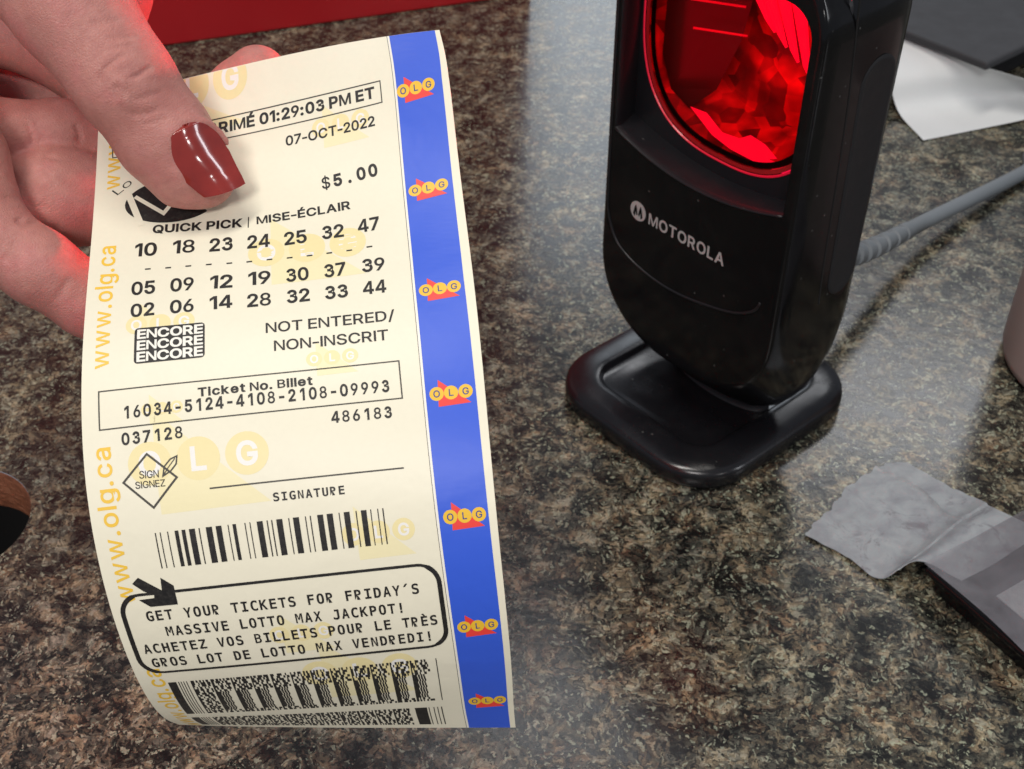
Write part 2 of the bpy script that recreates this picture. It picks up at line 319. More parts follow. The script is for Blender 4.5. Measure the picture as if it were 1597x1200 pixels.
 'TS': '308,99 295,79 275,64 250,53 220,48 191,47 143,55 106,68 55,96 55,21 105,4 141,-5 190,-10 256,-6 301,7 320,17 350,43 362,59 371,77 381,118 379,181 374,198 359,229 349,242 322,264 287,282 175,312 142,328 129,340 120,356 116,375 116,399 128,432 144,449 166,462 192,470 234,472 267,468 310,454 352,431 352,502 317,514 272,525 230,529 171,525 130,511 95,487 81,473 60,438 54,419 48,376 52,341 63,311 81,287 93,276 142,250 240,225 278,210 301,190 310,172 315,150 312,111',
 'TT': '16,520 16,461 180,461 180,0 250,0 250,461 413,461 413,520',
 'TU': '65,75 81,46 103,24 129,8 169,-6 202,-10 250,-8 281,0 318,18 341,38 360,65 371,99 377,151 378,520 307,520 307,126 304,103 294,82 266,57 234,48 196,48 163,57 145,70 131,88 123,119 122,520 51,520 52,152 58,99',
 'TV': '409,520 337,520 214,59 93,520 20,520 172,0 257,0',
 'TX': '412,520 336,520 220,324 106,520 30,520 180,275 6,0 82,0 220,224 347,0 423,0 256,275',
 'TY': '416,520 341,520 214,290 88,520 13,520 179,233 179,0 250,0 250,233',
 'TZ': '407,59 128,59 399,466 399,520 62,520 62,461 319,461 54,54 54,0 407,0',
 'T´': '219,439 332,570 263,570 165,439',
 'TÈ': '139,307 139,461 377,461 377,520 69,520 69,0 384,0 384,59 139,59 139,248 367,248 367,307;217,569 270,569 202,661 138,661'}

def _inside(p, l):
    c = False
    for a, b in zip(l, l[1:] + l[:1]):
        if (a[1] > p[1]) != (b[1] > p[1]) and p[0] < (b[0] - a[0]) * (p[1] - a[1]) / (b[1] - a[1]) + a[0]: c = not c
    return c
_gl = {}
def glyph1(ch, bold=0.0, font='S'):
    """one character in units of its cap height, strokes grown by bold on each side"""
    key = (font, ch, round(bold, 4))
    if key in _gl: return _gl[key]
    s = GLYPHS.get(font + ch) or GLYPHS['S' + ch]
    cap = 509.0 if (font + ch) in GLYPHS and font == 'S' else 520.0
    loops = [[tuple(float(c) / cap for c in q.split(',')) for q in l.split()] for l in s.split(';')]
    depth = [sum(_inside(l[0], m) for m in loops if m is not l) for l in loops]
    out = []
    for l, d in zip(loops, depth):
        ar = sum(a[0] * b[1] - b[0] * a[1] for a, b in zip(l, l[1:] + l[:1]))
        if (d % 2 == 0) != (ar > 0): l = l[::-1]
        P = np.array(l); n = len(P)
        if ch in 'MNWwB8': bold_ = bold * 0.5
        elif ch in '69': bold_ = bold * 0.7
        elif ch == '$': bold_ = bold * 0.35
        else: bold_ = bold
        if bold:
            d0 = P - np.roll(P, 1, 0); d1 = np.roll(P, -1, 0) - P
            d0 /= np.linalg.norm(d0, axis=1)[:, None]; d1 /= np.linalg.norm(d1, axis=1)[:, None]
            n0 = np.stack([d0[:, 1], -d0[:, 0]], 1); n1 = np.stack([d1[:, 1], -d1[:, 0]], 1)
            m = n0 + n1; m /= np.maximum(np.linalg.norm(m, axis=1), 0.3)[:, None]
            m = m / np.maximum((m * n0).sum(1), 0.55)[:, None]
            P = P + m * bold_
        out.append(P)
    vs, fs = [], []
    for i, (l, d) in enumerate(zip(out, depth)):
        if d % 2: continue
        holes = [out[k] for k in range(len(out)) if depth[k] % 2 and _inside(loops[k][0], loops[i])]
        ls = [[Vector((p[0], p[1], 0)) for p in q] for q in (l, *holes)]
        base = len(vs)
        vs += [(p.x, p.y) for q in ls for p in q]
        fs += [tuple(t + base for t in f) for f in tessellate_polygon(ls)]
    _gl[key] = (np.array(vs), fs)
    return _gl[key]

def glyph(s, bold=0.0, font='S', space=0.32, gap=0.11):
    vs, fs, pen = [], [], 0.0
    for ch in s:
        if ch == ' ': pen += space; continue
        v, f = glyph1(ch, bold, font)
        b = len(vs)
        vs += [(x + pen - v[:, 0].min(), y) for x, y in v]
        fs += [tuple(i + b for i in q) for q in f]
        pen += v[:, 0].max() - v[:, 0].min() + gap + (0.06 if ch in '.:' else 0)
    return np.array(vs), fs
CAPH = 1.0

class Flat:
    """flat shapes in some plane, gathered before they are laid on a surface"""
    def __init__(self): self.v, self.f = [], []
    def add(self, verts, faces):
        b = len(self.v)
        self.v += [tuple(p) for p in verts]
        self.f += [tuple(i + b for i in f) for f in faces]
    def poly(self, pts, holes=()):
        loops = [[Vector((p[0], p[1], 0)) for p in q] for q in (pts, *holes)]
        tri = tessellate_polygon(loops)
        flat = [(p.x, p.y) for q in loops for p in q]
        self.add(flat, tri)
    def stroke(self, pts, w, closed=False):
        P = [np.array(p, float) for p in pts]
        n = len(P); a, b = [], []
        for i in range(n):
            p0 = P[(i - 1) % n] if (closed or i) else P[i]
            p1 = P[(i + 1) % n] if (closed or i < n - 1) else P[i]
            d0 = P[i] - p0; d1 = p1 - P[i]
            if not d0.any(): d0 = d1
            if not d1.any(): d1 = d0
            d0 = d0 / np.linalg.norm(d0); d1 = d1 / np.linalg.norm(d1)
            n0 = np.array([-d0[1], d0[0]]); n1 = np.array([-d1[1], d1[0]])
            m = n0 + n1; m /= np.linalg.norm(m)
            m = m / max(m @ n0, 0.4)
            ww = w[i] if hasattr(w, '__len__') else w
            a.append(P[i] + m * ww / 2); b.append(P[i] - m * ww / 2)
        k = n if closed else n - 1
        self.add(a + b, [(i, (i + 1) % n, n + (i + 1) % n, n + i) for i in range(k)])
    def disc(self, c, r, n=28, ry=None):
        ry = ry or r
        self.poly([(c[0] + r * math.cos(2 * math.pi * i / n), c[1] + ry * math.sin(2 * math.pi * i / n)) for i in range(n)])
    def text(self, s, p0, p1, cap, bold=0.0, down=True, gap=0.11):
        """proportional string fitted between two baseline points"""
        v, f = glyph(s, bold, gap=gap)
        p0 = np.array(p0, float); p1 = np.array(p1, float)
        e = p1 - p0; w = np.linalg.norm(e); e = e / w
        nrm = np.array([e[1], -e[0]]) if down else np.array([-e[1], e[0]])
        x0, x1 = v[:, 0].min(), v[:, 0].max()
        sx = w / (x1 - x0); sy = cap / (1 + 2 * bold)
        self.add(p0 + np.outer((v[:, 0] - x0) * sx, e) + np.outer((v[:, 1] + bold) * sy, nrm), f)
    def mono(self, s, p0, p1, cap, bold=0.0, font='S', fill=0.76):
        """fixed pitch receipt-printer string"""
        p0 = np.array(p0, float); p1 = np.array(p1, float)
        e = p1 - p0; w = np.linalg.norm(e); e = e / w
        nrm = np.array([e[1], -e[0]])
        pitch = w / (len(s) - 1 + fill)
        gw = pitch * fill; sy = cap / (1 + 2 * bold)
        full = glyph1('O' if font == 'T' else '0', bold, font)[0][:, 0]
        sx0 = gw / (full.max() - full.min())
        for i, ch in enumerate(s):
            if ch == ' ': continue
            v, f = glyph1(ch, bold, font)
            sx = min(sx0, gw * 1.06 / (v[:, 0].max() - v[:, 0].min()))
            cx = pitch * i + gw / 2
            self.add(p0 + np.outer((v[:, 0] - (v[:, 0].max() + v[:, 0].min()) / 2) * sx + cx, e) + np.outer((v[:, 1] + bold) * sy, nrm), f)
    def cut(self, dv=1.3, du=None):
        """slice along rows so that the shapes can bend with the paper"""
        bm = bmesh.new()
        vs = [bm.verts.new((p[0], p[1], 0)) for p in self.v]
        for f in self.f:
            if len(set(f)) > 2:
                try: bm.faces.new([vs[i] for i in f])
                except ValueError: pass
        ys = [p[1] for p in self.v]; xs = [p[0] for p in self.v]
        k = math.floor(min(ys) / dv) + 1
        while k * dv < max(ys):
            bmesh.ops.bisect_plane(bm, geom=bm.verts[:] + bm.edges[:] + bm.faces[:], dist=1e-6,
                                   plane_co=(0, k * dv, 0), plane_no=(0, 1, 0))
            k += 1
        if du:
            k = math.floor(min(xs) / du) + 1
            while k * du < max(xs):
                bmesh.ops.bisect_plane(bm, geom=bm.verts[:] + bm.edges[:] + bm.faces[:], dist=1e-6,
                                       plane_co=(k * du, 0, 0), plane_no=(1, 0, 0))
                k += 1
        bm.verts.index_update()
        self.v = [(p.co.x, p.co.y) for p in bm.verts]
        self.f = [tuple(q.index for q in f.verts) for f in bm.faces]
        bm.free()
        return self

# ------------------------------------------------------------------ materials of the setting
def counter_material():
    m = mat('speckled_laminate', rough=0.2)
    b = m.node_tree.nodes['Principled BSDF']
    b.inputs['Specular IOR Level'].default_value = 0.5
    v = objcoord(m)
    def warped(vec, scale, amt, detail=5):
        w = noise(m, vec, scale, detail, 0.62)
        sub = N(m, 'ShaderNodeVectorMath'); sub.operation = 'SUBTRACT'
        L(m, w.outputs['Color'], sub.inputs[0]); sub.inputs[1].default_value = (0.5, 0.5, 0.5)
        k = N(m, 'ShaderNodeVectorMath'); k.operation = 'MULTIPLY_ADD'
        L(m, sub.outputs[0], k.inputs[0]); k.inputs[1].default_value = (amt,) * 3
        L(m, vec, k.inputs[2])
        return k.outputs[0]
    def stretch(vec, rot, sx, sy):
        mp = N(m, 'ShaderNodeMapping'); mp.inputs['Rotation'].default_value = (0, 0, rot); mp.inputs['Scale'].default_value = (sx, sy, 1)
        L(m, vec, mp.inputs['Vector'])
        return mp.outputs[0]
    def math_(op, a, c):
        n = N(m, 'ShaderNodeMath'); n.operation = op
        for s, x in ((0, a), (1, c)):
            if isinstance(x, bpy.types.NodeSocket): L(m, x, n.inputs[s])
            else: n.inputs[s].default_value = x
        return n.outputs[0]
    def cells(vec, scale):
        vo = N(m, 'ShaderNodeTexVoronoi', Scale=scale, Randomness=1.0)
        L(m, vec, vo.inputs['Vector'])
        s = m.node_tree.nodes.new('ShaderNodeSeparateColor'); L(m, vo.outputs['Color'], s.inputs[0])
        return s.outputs
    w1 = warped(v, 70, 0.014); w2 = warped(w1, 420, 0.0030, 6)
    big = noise(m, v, 24, 4, 0.6, 0.3)
    mid = noise(m, w1, 95, 6, 0.6, 0.5)
    c1 = cells(stretch(w2, 0.5, 0.8, 1.12), 560)
    c2 = cells(stretch(w2, -0.5, 1.1, 0.85), 1100)
    fine = noise(m, stretch(w2, 0.4, 0.7, 1.3), 900, 7, 0.75, 0.6)
    feather = noise(m, stretch(w2, 0.7, 0.6, 1.5), 330, 9, 0.78, 1.4)
    val = math_('ADD', math_('SUBTRACT', math_('MULTIPLY', mid.outputs[0], 1.05), 0.115), math_('MULTIPLY', c1[0], 0.18))
    val = math_('ADD', val, math_('MULTIPLY', math_('SUBTRACT', c2[0], 0.5), 0.13))
    val = math_('ADD', val, math_('MULTIPLY', math_('SUBTRACT', feather.outputs[0], 0.5), 0.46))
    col = ramp(m, val, [(0.33, (0.006, 0.006, 0.006)), (0.42, (0.018, 0.018, 0.016)), (0.49, (0.048, 0.044, 0.035)), (0.56, (0.090, 0.078, 0.056)),
                        (0.63, (0.15, 0.128, 0.088)), (0.73, (0.27, 0.24, 0.175))])
    # some chips lean to grey-green, some to rust
    greyv = ramp(m, val, [(0.33, (0.008, 0.009, 0.009)), (0.47, (0.036, 0.038, 0.033)), (0.58, (0.098, 0.098, 0.082)), (0.71, (0.21, 0.21, 0.175))])
    col = mixc(m, ramp(m, c1[1], [(0.52, 0.0), (0.60, 0.85)]), col, greyv)
    rustv = ramp(m, val, [(0.36, (0.016, 0.008, 0.006)), (0.50, (0.062, 0.038, 0.025)), (0.62, (0.165, 0.105, 0.062)), (0.72, (0.26, 0.19, 0.12))])
    rn = noise(m, w1, 60, 5, 0.6, 0.4)
    rust = math_('MULTIPLY', ramp(m, rn.outputs[0], [(0.48, 0.0), (0.62, 1.0)]), ramp(m, c1[2], [(0.45, 0.10), (0.60, 0.65)]))
    col = mixc(m, rust, col, rustv)
    # ink specks and pale flecks
    col = mixc(m, ramp(m, c2[1], [(0.79, 0.0), (0.83, 0.85)]), col, (0.006, 0.006, 0.006))
    col = mixc(m, ramp(m, c2[2], [(0.915, 0.0), (0.945, 0.6)]), col, (0.30, 0.33, 0.26))
    grain = ramp(m, fine.outputs[0], [(0.3, 0.55), (0.5, 1.0), (0.7, 1.45)])
    col = mixc(m, 1.0, col, grain, 'MULTIPLY')
    tone = ramp(m, big.outputs[0], [(0.35, (1.00, 1.00, 0.96)), (0.65, (1.42, 1.36, 1.20))])
    col = mixc(m, 1.0, col, tone, 'MULTIPLY')
    L(m, col, b.inputs['Base Color'])
    L(m, ramp(m, mid.outputs[0], [(0.3, 0.18), (0.7, 0.26)]), b.inputs['Roughness'])
    bump(m, noise(m, v, 260, 5, 0.6).outputs[0], 0.10, 0.0006)
    return m

M = {}
M['counter'] = counter_material()
M['red'] = mat('red_laminate', (0.36, 0.008, 0.012), 0.35)
_v = objcoord(M['red']); bump(M['red'], noise(M['red'], _v, 600, 3).outputs[0], 0.05, 0.0004)
M['black_gloss'] = plastic('black_gloss_plastic', (0.004, 0.004, 0.0045), 0.14, spec=0.28, dust=330)
M['black_satin'] = plastic('black_satin_plastic', (0.010, 0.010, 0.012), 0.34, 0.12, spec=0.4, dust=330)
M['black_rubber'] = plastic('black_rubber', (0.014, 0.014, 0.015), 0.55, 0.3, spec=0.3)
M['dark_void'] = mat('dark_cavity', (0.004, 0.004, 0.004), 0.9)

# ------------------------------------------------------------------ counter with a cable hole
HOLE = (-0.190, 0.285, 0.0265)
def build_counter():
    n = 64
    ring = [(HOLE[0] + HOLE[2] * math.cos(2 * math.pi * i / n), HOLE[1] + HOLE[2] * math.sin(2 * math.pi * i / n)) for i in range(n)]
    x0, x1, y0, y1 = -1.3, 1.3, -0.35, 1.25
    outer = [(x0, y0), (x1, y0), (x1, y1), (x0, y1)]
    fl = Flat(); fl.poly(outer, [ring[::-1]])
    vs = [(x, y, 0) for x, y in fl.v]; fs = list(fl.f)
    b = len(vs)
    vs += [(x, y, 0) for x, y in outer] + [(x, y, -0.03) for x, y in outer]
    for i in range(4):
        j = (i + 1) % 4
        fs.append((b + i, b + j, b + 4 + j, b + 4 + i))
    o = mesh('counter_top', vs, fs, M['counter'])
    fix_normals(o)
    o['kind'] = 'structure'
    tag(o, 'mottled brown and black granite pattern laminate counter under everything', 'counter')
    # raw chipboard round the hole, dark below
    wd = mat('raw_chipboard', (0.10, 0.035, 0.017), 0.6)
    v = objcoord(wd, (1, 1, 3))
    f = noise(wd, v, 260, 6, 0.7, 1.0)
    L(wd, ramp(wd, f.outputs[0], [(0.3, (0.08, 0.026, 0.014)), (0.55, (0.24, 0.085, 0.04)), (0.75, (0.38, 0.18, 0.11))]),
      wd.node_tree.nodes['Principled BSDF'].inputs['Base Color'])
    bump(wd, f.outputs[0], 0.5, 0.001)
    vs, fs = lathe([(HOLE[2], -0.0004), (HOLE[2] - 0.0004, -0.0012), (HOLE[2] - 0.0004, -0.018)], 64)
    w = mesh('cable_hole', [(x + HOLE[0], y + HOLE[1], z) for x, y, z in vs], fs, wd, o, True)
    vs, fs = lathe([(HOLE[2] - 0.0002, -0.018), (HOLE[2] + 0.004, -0.021), (HOLE[2] + 0.006, -0.15), (0.0005, -0.15)], 48)
    mesh('hole_lining', [(x + HOLE[0], y + HOLE[1], z) for x, y, z in vs], fs, M['dark_void'], o, True)
build_counter()

# ------------------------------------------------------------------ red panel standing at the back
def box_mesh(name, o, ex, ey, h, material, parent=None, z0=0.0, bevel=0.0015):
    o = np.array(o[:2]); ex = np.array(ex[:2]); ey = np.array(ey[:2])
    q = [o, o + ex, o + ex + ey, o + ey]
    vs = [(p[0], p[1], z0) for p in q] + [(p[0], p[1], z0 + h) for p in q]
    fs = [(0, 3, 2, 1), (4, 5, 6, 7), (0, 1, 5, 4), (1, 2, 6, 5), (2, 3, 7, 6), (3, 0, 4, 7)]
    ob = mesh(name, vs, fs, material, parent)
    fix_normals(ob)
    if bevel:
        bm = bmesh.new(); bm.from_mesh(ob.data)
        bmesh.ops.bevel(bm, geom=bm.edges[:], offset=bevel, segments=3, affect='EDGES', profile=0.5)
        bm.to_mesh(ob.data); bm.free()
    return ob
a = at_height(240, 75); b_ = at_height(700, 10)
d = (b_ - a)[:2]; d = d / np.linalg.norm(d)
end = a[:2] + d * ((0.012 - a[0]) / d[0])
start = end - d * 0.75
nrm = np.array([-d[1], d[0]])
tag(box_mesh('red_display_panel', start, (end - start), nrm * 0.03, 0.42, M['red']),
    'plain glossy red panel standing along the back of the counter', 'panel')

# ------------------------------------------------------------------ measured data: ticket surface (0.01 mm), print positions (mm on the ticket)
GRID = [[(-9523,25777,16984),(-8838,25780,17144),(-8158,25783,17308),(-7483,25788,17472),(-6812,25795,17635),(-6147,25804,17793),(-5488,25816,17944),(-4834,25833,18084),(-4185,25855,18211),(-3540,25882,18325),(-2899,25910,18422),(-2261,25937,18503),(-1623,25956,18569)],
 [(-9549,25284,16402),(-8854,25295,16535),(-8164,25309,16675),(-7478,25327,16821),(-6796,25346,16971),(-6118,25367,17125),(-5445,25390,17280),(-4776,25416,17435),(-4111,25443,17588),(-3451,25471,17738),(-2794,25498,17886),(-2140,25524,18029),(-1488,25545,18167)],
 [(-9539,24782,15983),(-8843,24800,16086),(-8150,24822,16197),(-7460,24847,16317),(-6773,24874,16447),(-6089,24902,16584),(-5408,24931,16729),(-4730,24959,16881),(-4055,24987,17039),(-3384,25014,17203),(-2716,25040,17372),(-2052,25064,17545),(-1392,25088,17720)],
 [(-9494,24248,15688),(-8801,24273,15762),(-8110,24302,15845),(-7422,24334,15939),(-6734,24367,16043),(-6048,24401,16159),(-5364,24433,16286),(-4682,24464,16424),(-4001,24493,16573),(-3324,24521,16733),(-2649,24548,16903),(-1978,24576,17082),(-1311,24606,17268)],
 [(-9421,23676,15478),(-8734,23708,15529),(-8048,23744,15589),(-7363,23782,15659),(-6678,23821,15740),(-5993,23859,15832),(-5308,23896,15938),(-4624,23932,16057),(-3942,23965,16189),(-3261,23997,16334),(-2583,24030,16492),(-1907,24065,16660),(-1235,24105,16839)],
 [(-9331,23074,15318),(-8650,23112,15354),(-7970,23154,15397),(-7289,23197,15448),(-6607,23240,15510),(-5924,23284,15582),(-5241,23326,15667),(-4558,23367,15765),(-3874,23406,15877),(-3192,23445,16001),(-2512,23486,16139),(-1834,23531,16288),(-1158,23582,16449)],
 [(-9236,22454,15178),(-8560,22497,15206),(-7884,22542,15239),(-7206,22589,15279),(-6527,22636,15326),(-5847,22683,15383),(-5166,22730,15451),(-4483,22777,15530),(-3801,22823,15621),(-3118,22870,15724),(-2437,22920,15839),(-1756,22975,15965),(-1078,23036,16103)],
 [(-9143,21827,15034),(-8471,21873,15061),(-7797,21921,15090),(-7122,21969,15124),(-6445,22019,15164),(-5766,22069,15210),(-5086,22120,15265),(-4405,22172,15328),(-3723,22224,15401),(-3040,22278,15485),(-2358,22336,15579),(-1677,22398,15683),(-996,22468,15797)],
 [(-9057,21201,14870),(-8386,21249,14900),(-7714,21298,14931),(-7040,21348,14964),(-6364,21399,15001),(-5686,21451,15041),(-5007,21505,15087),(-4326,21560,15140),(-3644,21617,15199),(-2962,21676,15267),(-2279,21740,15342),(-1597,21807,15426),(-914,21881,15519)],
 [(-8979,20584,14673),(-8308,20633,14710),(-7636,20682,14746),(-6961,20732,14782),(-6285,20784,14819),(-5608,20837,14858),(-4929,20892,14900),(-4248,20950,14945),(-3567,21009,14995),(-2884,21072,15051),(-2202,21138,15112),(-1518,21208,15180),(-835,21284,15256)],
 [(-8908,19981,14437),(-8236,20031,14481),(-7563,20080,14524),(-6888,20130,14565),(-6211,20181,14606),(-5533,20235,14646),(-4854,20290,14686),(-4174,20348,14728),(-3492,20408,14773),(-2810,20472,14820),(-2127,20538,14872),(-1443,20609,14928),(-760,20683,14990)],
 [(-8842,19401,14154),(-8169,19450,14206),(-7495,19499,14256),(-6818,19548,14303),(-6141,19599,14348),(-5462,19651,14392),(-4782,19705,14434),(-4102,19762,14476),(-3420,19822,14518),(-2738,19884,14562),(-2055,19949,14607),(-1372,20016,14656),(-689,20087,14709)],
 [(-8778,18848,13821),(-8104,18897,13880),(-7429,18945,13937),(-6751,18993,13990),(-6073,19042,14040),(-5393,19093,14088),(-4713,19145,14133),(-4032,19199,14177),(-3350,19256,14220),(-2668,19315,14263),(-1986,19376,14307),(-1304,19439,14353),(-622,19504,14401)],
 [(-8714,18329,13436),(-8040,18377,13500),(-7363,18424,13562),(-6684,18470,13620),(-6005,18517,13676),(-5325,18565,13728),(-4644,18615,13778),(-3963,18666,13826),(-3282,18718,13873),(-2600,18772,13918),(-1919,18828,13963),(-1238,18885,14009),(-557,18943,14056)],
 [(-8647,17847,12998),(-7971,17893,13066),(-7294,17939,13132),(-6615,17984,13195),(-5935,18028,13255),(-5255,18073,13313),(-4574,18119,13368),(-3893,18166,13421),(-3212,18213,13472),(-2532,18262,13522),(-1852,18311,13571),(-1173,18361,13619),(-495,18411,13668)],
 [(-8573,17406,12511),(-7897,17450,12582),(-7219,17493,12650),(-6541,17535,12717),(-5861,17577,12781),(-5181,17619,12844),(-4501,17661,12904),(-3821,17703,12962),(-3141,17746,13019),(-2463,17788,13074),(-1785,17831,13128),(-1108,17874,13181),(-433,17916,13234)],
 [(-8490,17009,11980),(-7815,17049,12052),(-7137,17088,12123),(-6459,17127,12192),(-5781,17166,12260),(-5102,17205,12327),(-4423,17243,12392),(-3745,17281,12455),(-3068,17319,12518),(-2391,17357,12578),(-1716,17394,12638),(-1043,17431,12697),(-371,17467,12754)],
 [(-8399,16660,11411),(-7724,16694,11484),(-7048,16729,11556),(-6371,16764,11628),(-5694,16800,11699),(-5017,16835,11769),(-4341,16870,11839),(-3665,16905,11907),(-2991,16939,11974),(-2318,16973,12040),(-1646,17007,12104),(-976,17039,12168),(-308,17070,12230)],
 [(-8302,16363,10810),(-7627,16392,10884),(-6952,16422,10958),(-6278,16452,11032),(-5603,16484,11106),(-4929,16515,11179),(-4256,16547,11252),(-3584,16580,11323),(-2913,16611,11394),(-2243,16643,11464),(-1575,16673,11533),(-909,16703,11600),(-246,16731,11666)],
 [(-8203,16126,10185),(-7529,16149,10260),(-6856,16173,10335),(-6183,16199,10411),(-5511,16226,10487),(-4840,16254,10562),(-4171,16283,10638),(-3502,16312,10712),(-2835,16342,10786),(-2170,16371,10858),(-1506,16400,10930),(-844,16428,11000),(-184,16455,11068)],
 [(-8108,15957,9542),(-7435,15973,9617),(-6763,15991,9693),(-6093,16012,9770),(-5424,16034,9848),(-4756,16058,9925),(-4090,16084,10002),(-3425,16111,10079),(-2762,16138,10155),(-2101,16165,10229),(-1441,16192,10303),(-783,16219,10374),(-127,16244,10444)],
 [(-8024,15864,8888),(-7352,15873,8962),(-6681,15885,9039),(-6013,15899,9117),(-5346,15916,9195),(-4681,15935,9274),(-4018,15956,9353),(-3357,15979,9431),(-2697,16003,9509),(-2039,16027,9585),(-1383,16051,9659),(-729,16075,9732),(-76,16098,9802)],
 [(-7955,15852,8232),(-7283,15853,8305),(-6613,15858,8381),(-5946,15865,8459),(-5281,15875,8538),(-4618,15888,8618),(-3958,15903,8697),(-3299,15919,8776),(-2643,15937,8855),(-1988,15956,8932),(-1335,15975,9007),(-684,15994,9080),(-34,16013,9152)],
 [(-7902,15924,7583),(-7230,15916,7654),(-6561,15912,7729),(-5894,15910,7806),(-5230,15911,7884),(-4568,15914,7963),(-3909,15920,8043),(-3253,15927,8122),(-2599,15937,8200),(-1947,15947,8278),(-1297,15958,8354),(-649,15968,8428),(-3,15979,8500)],
 [(-7860,16080,6951),(-7187,16059,7019),(-6517,16042,7091),(-5850,16027,7165),(-5186,16016,7241),(-4526,16006,7318),(-3868,15999,7396),(-3214,15994,7473),(-2562,15990,7551),(-1913,15987,7627),(-1266,15985,7703),(-622,15983,7778),(20,15980,7850)],
 [(-7812,16310,6341),(-7138,16273,6404),(-6467,16239,6470),(-5800,16207,6538),(-5137,16178,6609),(-4477,16151,6681),(-3821,16126,6755),(-3169,16103,6829),(-2520,16081,6903),(-1874,16059,6978),(-1232,16038,7052),(-593,16017,7126),(42,15996,7199)],
 [(-7726,16604,5749),(-7051,16544,5802),(-6381,16487,5857),(-5715,16433,5916),(-5053,16380,5978),(-4396,16329,6041),(-3743,16280,6107),(-3094,16232,6174),(-2450,16185,6242),(-1810,16138,6312),(-1176,16092,6382),(-545,16046,6454),(80,15998,6526)]]
TEXTS = [
 ('p', 'IMP', 22.56, 12.32, 27.79, 12.24, 2.61, 1),
 ('p', 'RIMÉ 01:29:03 PM ET', 28.33, 12.25, 64.76, 12.3, 2.47, 1),
 ('p', '07-OCT-2022', 43.66, 18.32, 64.23, 18.34, 2.3, 0.6),
 ('m', '$5.00', 51.38, 31.14, 64.06, 30.25, 3.26, 1),
 ('p', 'QUICK PICK', 13.46, 37.56, 33.35, 38.31, 2.55, 1),
 ('p', '/', 34.52, 38.4, 35.23, 38.32, 2.64, 0.2),
 ('p', 'MISE-ÉCLAIR', 36.58, 38.09, 57.42, 37.61, 2.34, 0.8),
 ('p', '10', 9.79, 44.36, 14.62, 44.42, 4.03, 0.7),
 ('p', '18', 18.08, 44.36, 22.91, 44.48, 4.0, 0.7),
 ('p', '23', 26.14, 44.75, 31.25, 44.84, 3.94, 0.7),
 ('p', '24', 34.42, 44.97, 39.38, 45.06, 3.87, 0.7),
 ('p', '25', 42.59, 45.24, 47.51, 45.1, 3.77, 0.7),
 ('p', '32', 50.74, 44.85, 55.56, 44.93, 3.67, 0.7),
 ('p', '47', 58.7, 44.5, 63.45, 44.37, 3.57, 0.7),
 ('p', '05', 9.63, 55.43, 14.73, 55.37, 3.68, 0.7),
 ('p', '09', 17.97, 55.36, 22.97, 55.32, 3.7, 0.7),
 ('p', '12', 26.4, 55.47, 31.26, 55.62, 3.69, 0.7),
 ('p', '19', 34.63, 55.5, 39.39, 55.5, 3.68, 0.7),
 ('p', '30', 42.71, 55.64, 47.56, 55.6, 3.63, 0.7),
 ('p', '37', 50.88, 55.6, 55.55, 55.42, 3.59, 0.7),
 ('p', '39', 58.87, 55.36, 63.72, 55.46, 3.51, 0.7),
 ('p', '02', 9.77, 61.28, 14.81, 61.15, 3.46, 0.7),
 ('p', '06', 18.06, 61.17, 23.09, 61.16, 3.5, 0.7),
 ('p', '14', 26.48, 61.09, 31.28, 61.01, 3.51, 0.7),
 ('p', '28', 34.38, 61.37, 39.4, 61.4, 3.5, 0.7),
 ('p', '32', 42.73, 61.36, 47.61, 61.3, 3.49, 0.7),
 ('p', '33', 50.79, 61.38, 55.67, 61.32, 3.45, 0.7),
 ('p', '44', 58.78, 61.25, 63.7, 61.31, 3.41, 0.7),
 ('p', 'NOT ENTERED/', 38.19, 68.34, 64.97, 68.43, 2.54, 0.3),
 ('p', 'NON-INSCRIT', 39.8, 72.84, 63.35, 72.97, 2.52, 0.3),
 ('p', 'Ticket No. Billet', 23.92, 81.41, 47.36, 81.36, 1.97, 1),
 ('m', '16034-5124-4108-2108-09993', 8.46, 84.39, 62.79, 84.55, 2.68, 0.8),
 ('m', '486183', 50.6, 89.89, 62.87, 90.04, 2.48, 0.8),
 ('m', '037128', 8.0, 89.84, 20.49, 89.7, 2.56, 0.8),
 ('p', 'SIGN', 10.95, 96.88, 14.92, 97.07, 1.54, 0.1),
 ('p', 'SIGNEZ', 9.95, 98.82, 16.01, 98.95, 1.41, 0.1),
 ('m', 'SIGNATURE', 37.32, 104.35, 51.86, 104.37, 1.73, 0.5),
 ('m', 'GET YOUR TICKETS FOR FRIDAY´S', 6.81, 126.48, 64.21, 126.61, 2.42, 0.3),
 ('m', 'MASSIVE LOTTO MAX JACKPOT!', 9.94, 130.45, 60.6, 130.69, 2.48, 0.3),
 ('m', 'ACHETEZ VOS BILLETS POUR LE TRÈS', 4.04, 134.53, 67.11, 134.49, 2.56, 0.3),
 ('m', 'GROS LOT DE LOTTO MAX VENDREDI!', 4.65, 138.56, 65.63, 138.61, 2.69, 0.3)]
ENC = [
 ('p', 'ENCORE', 11.35, 66.91, 25.19, 66.79, 2.47, 1),
 ('p', 'ENCORE', 11.46, 69.69, 25.2, 69.61, 2.4, 1),
 ('p', 'ENCORE', 11.58, 72.32, 25.19, 72.18, 2.34, 1)]
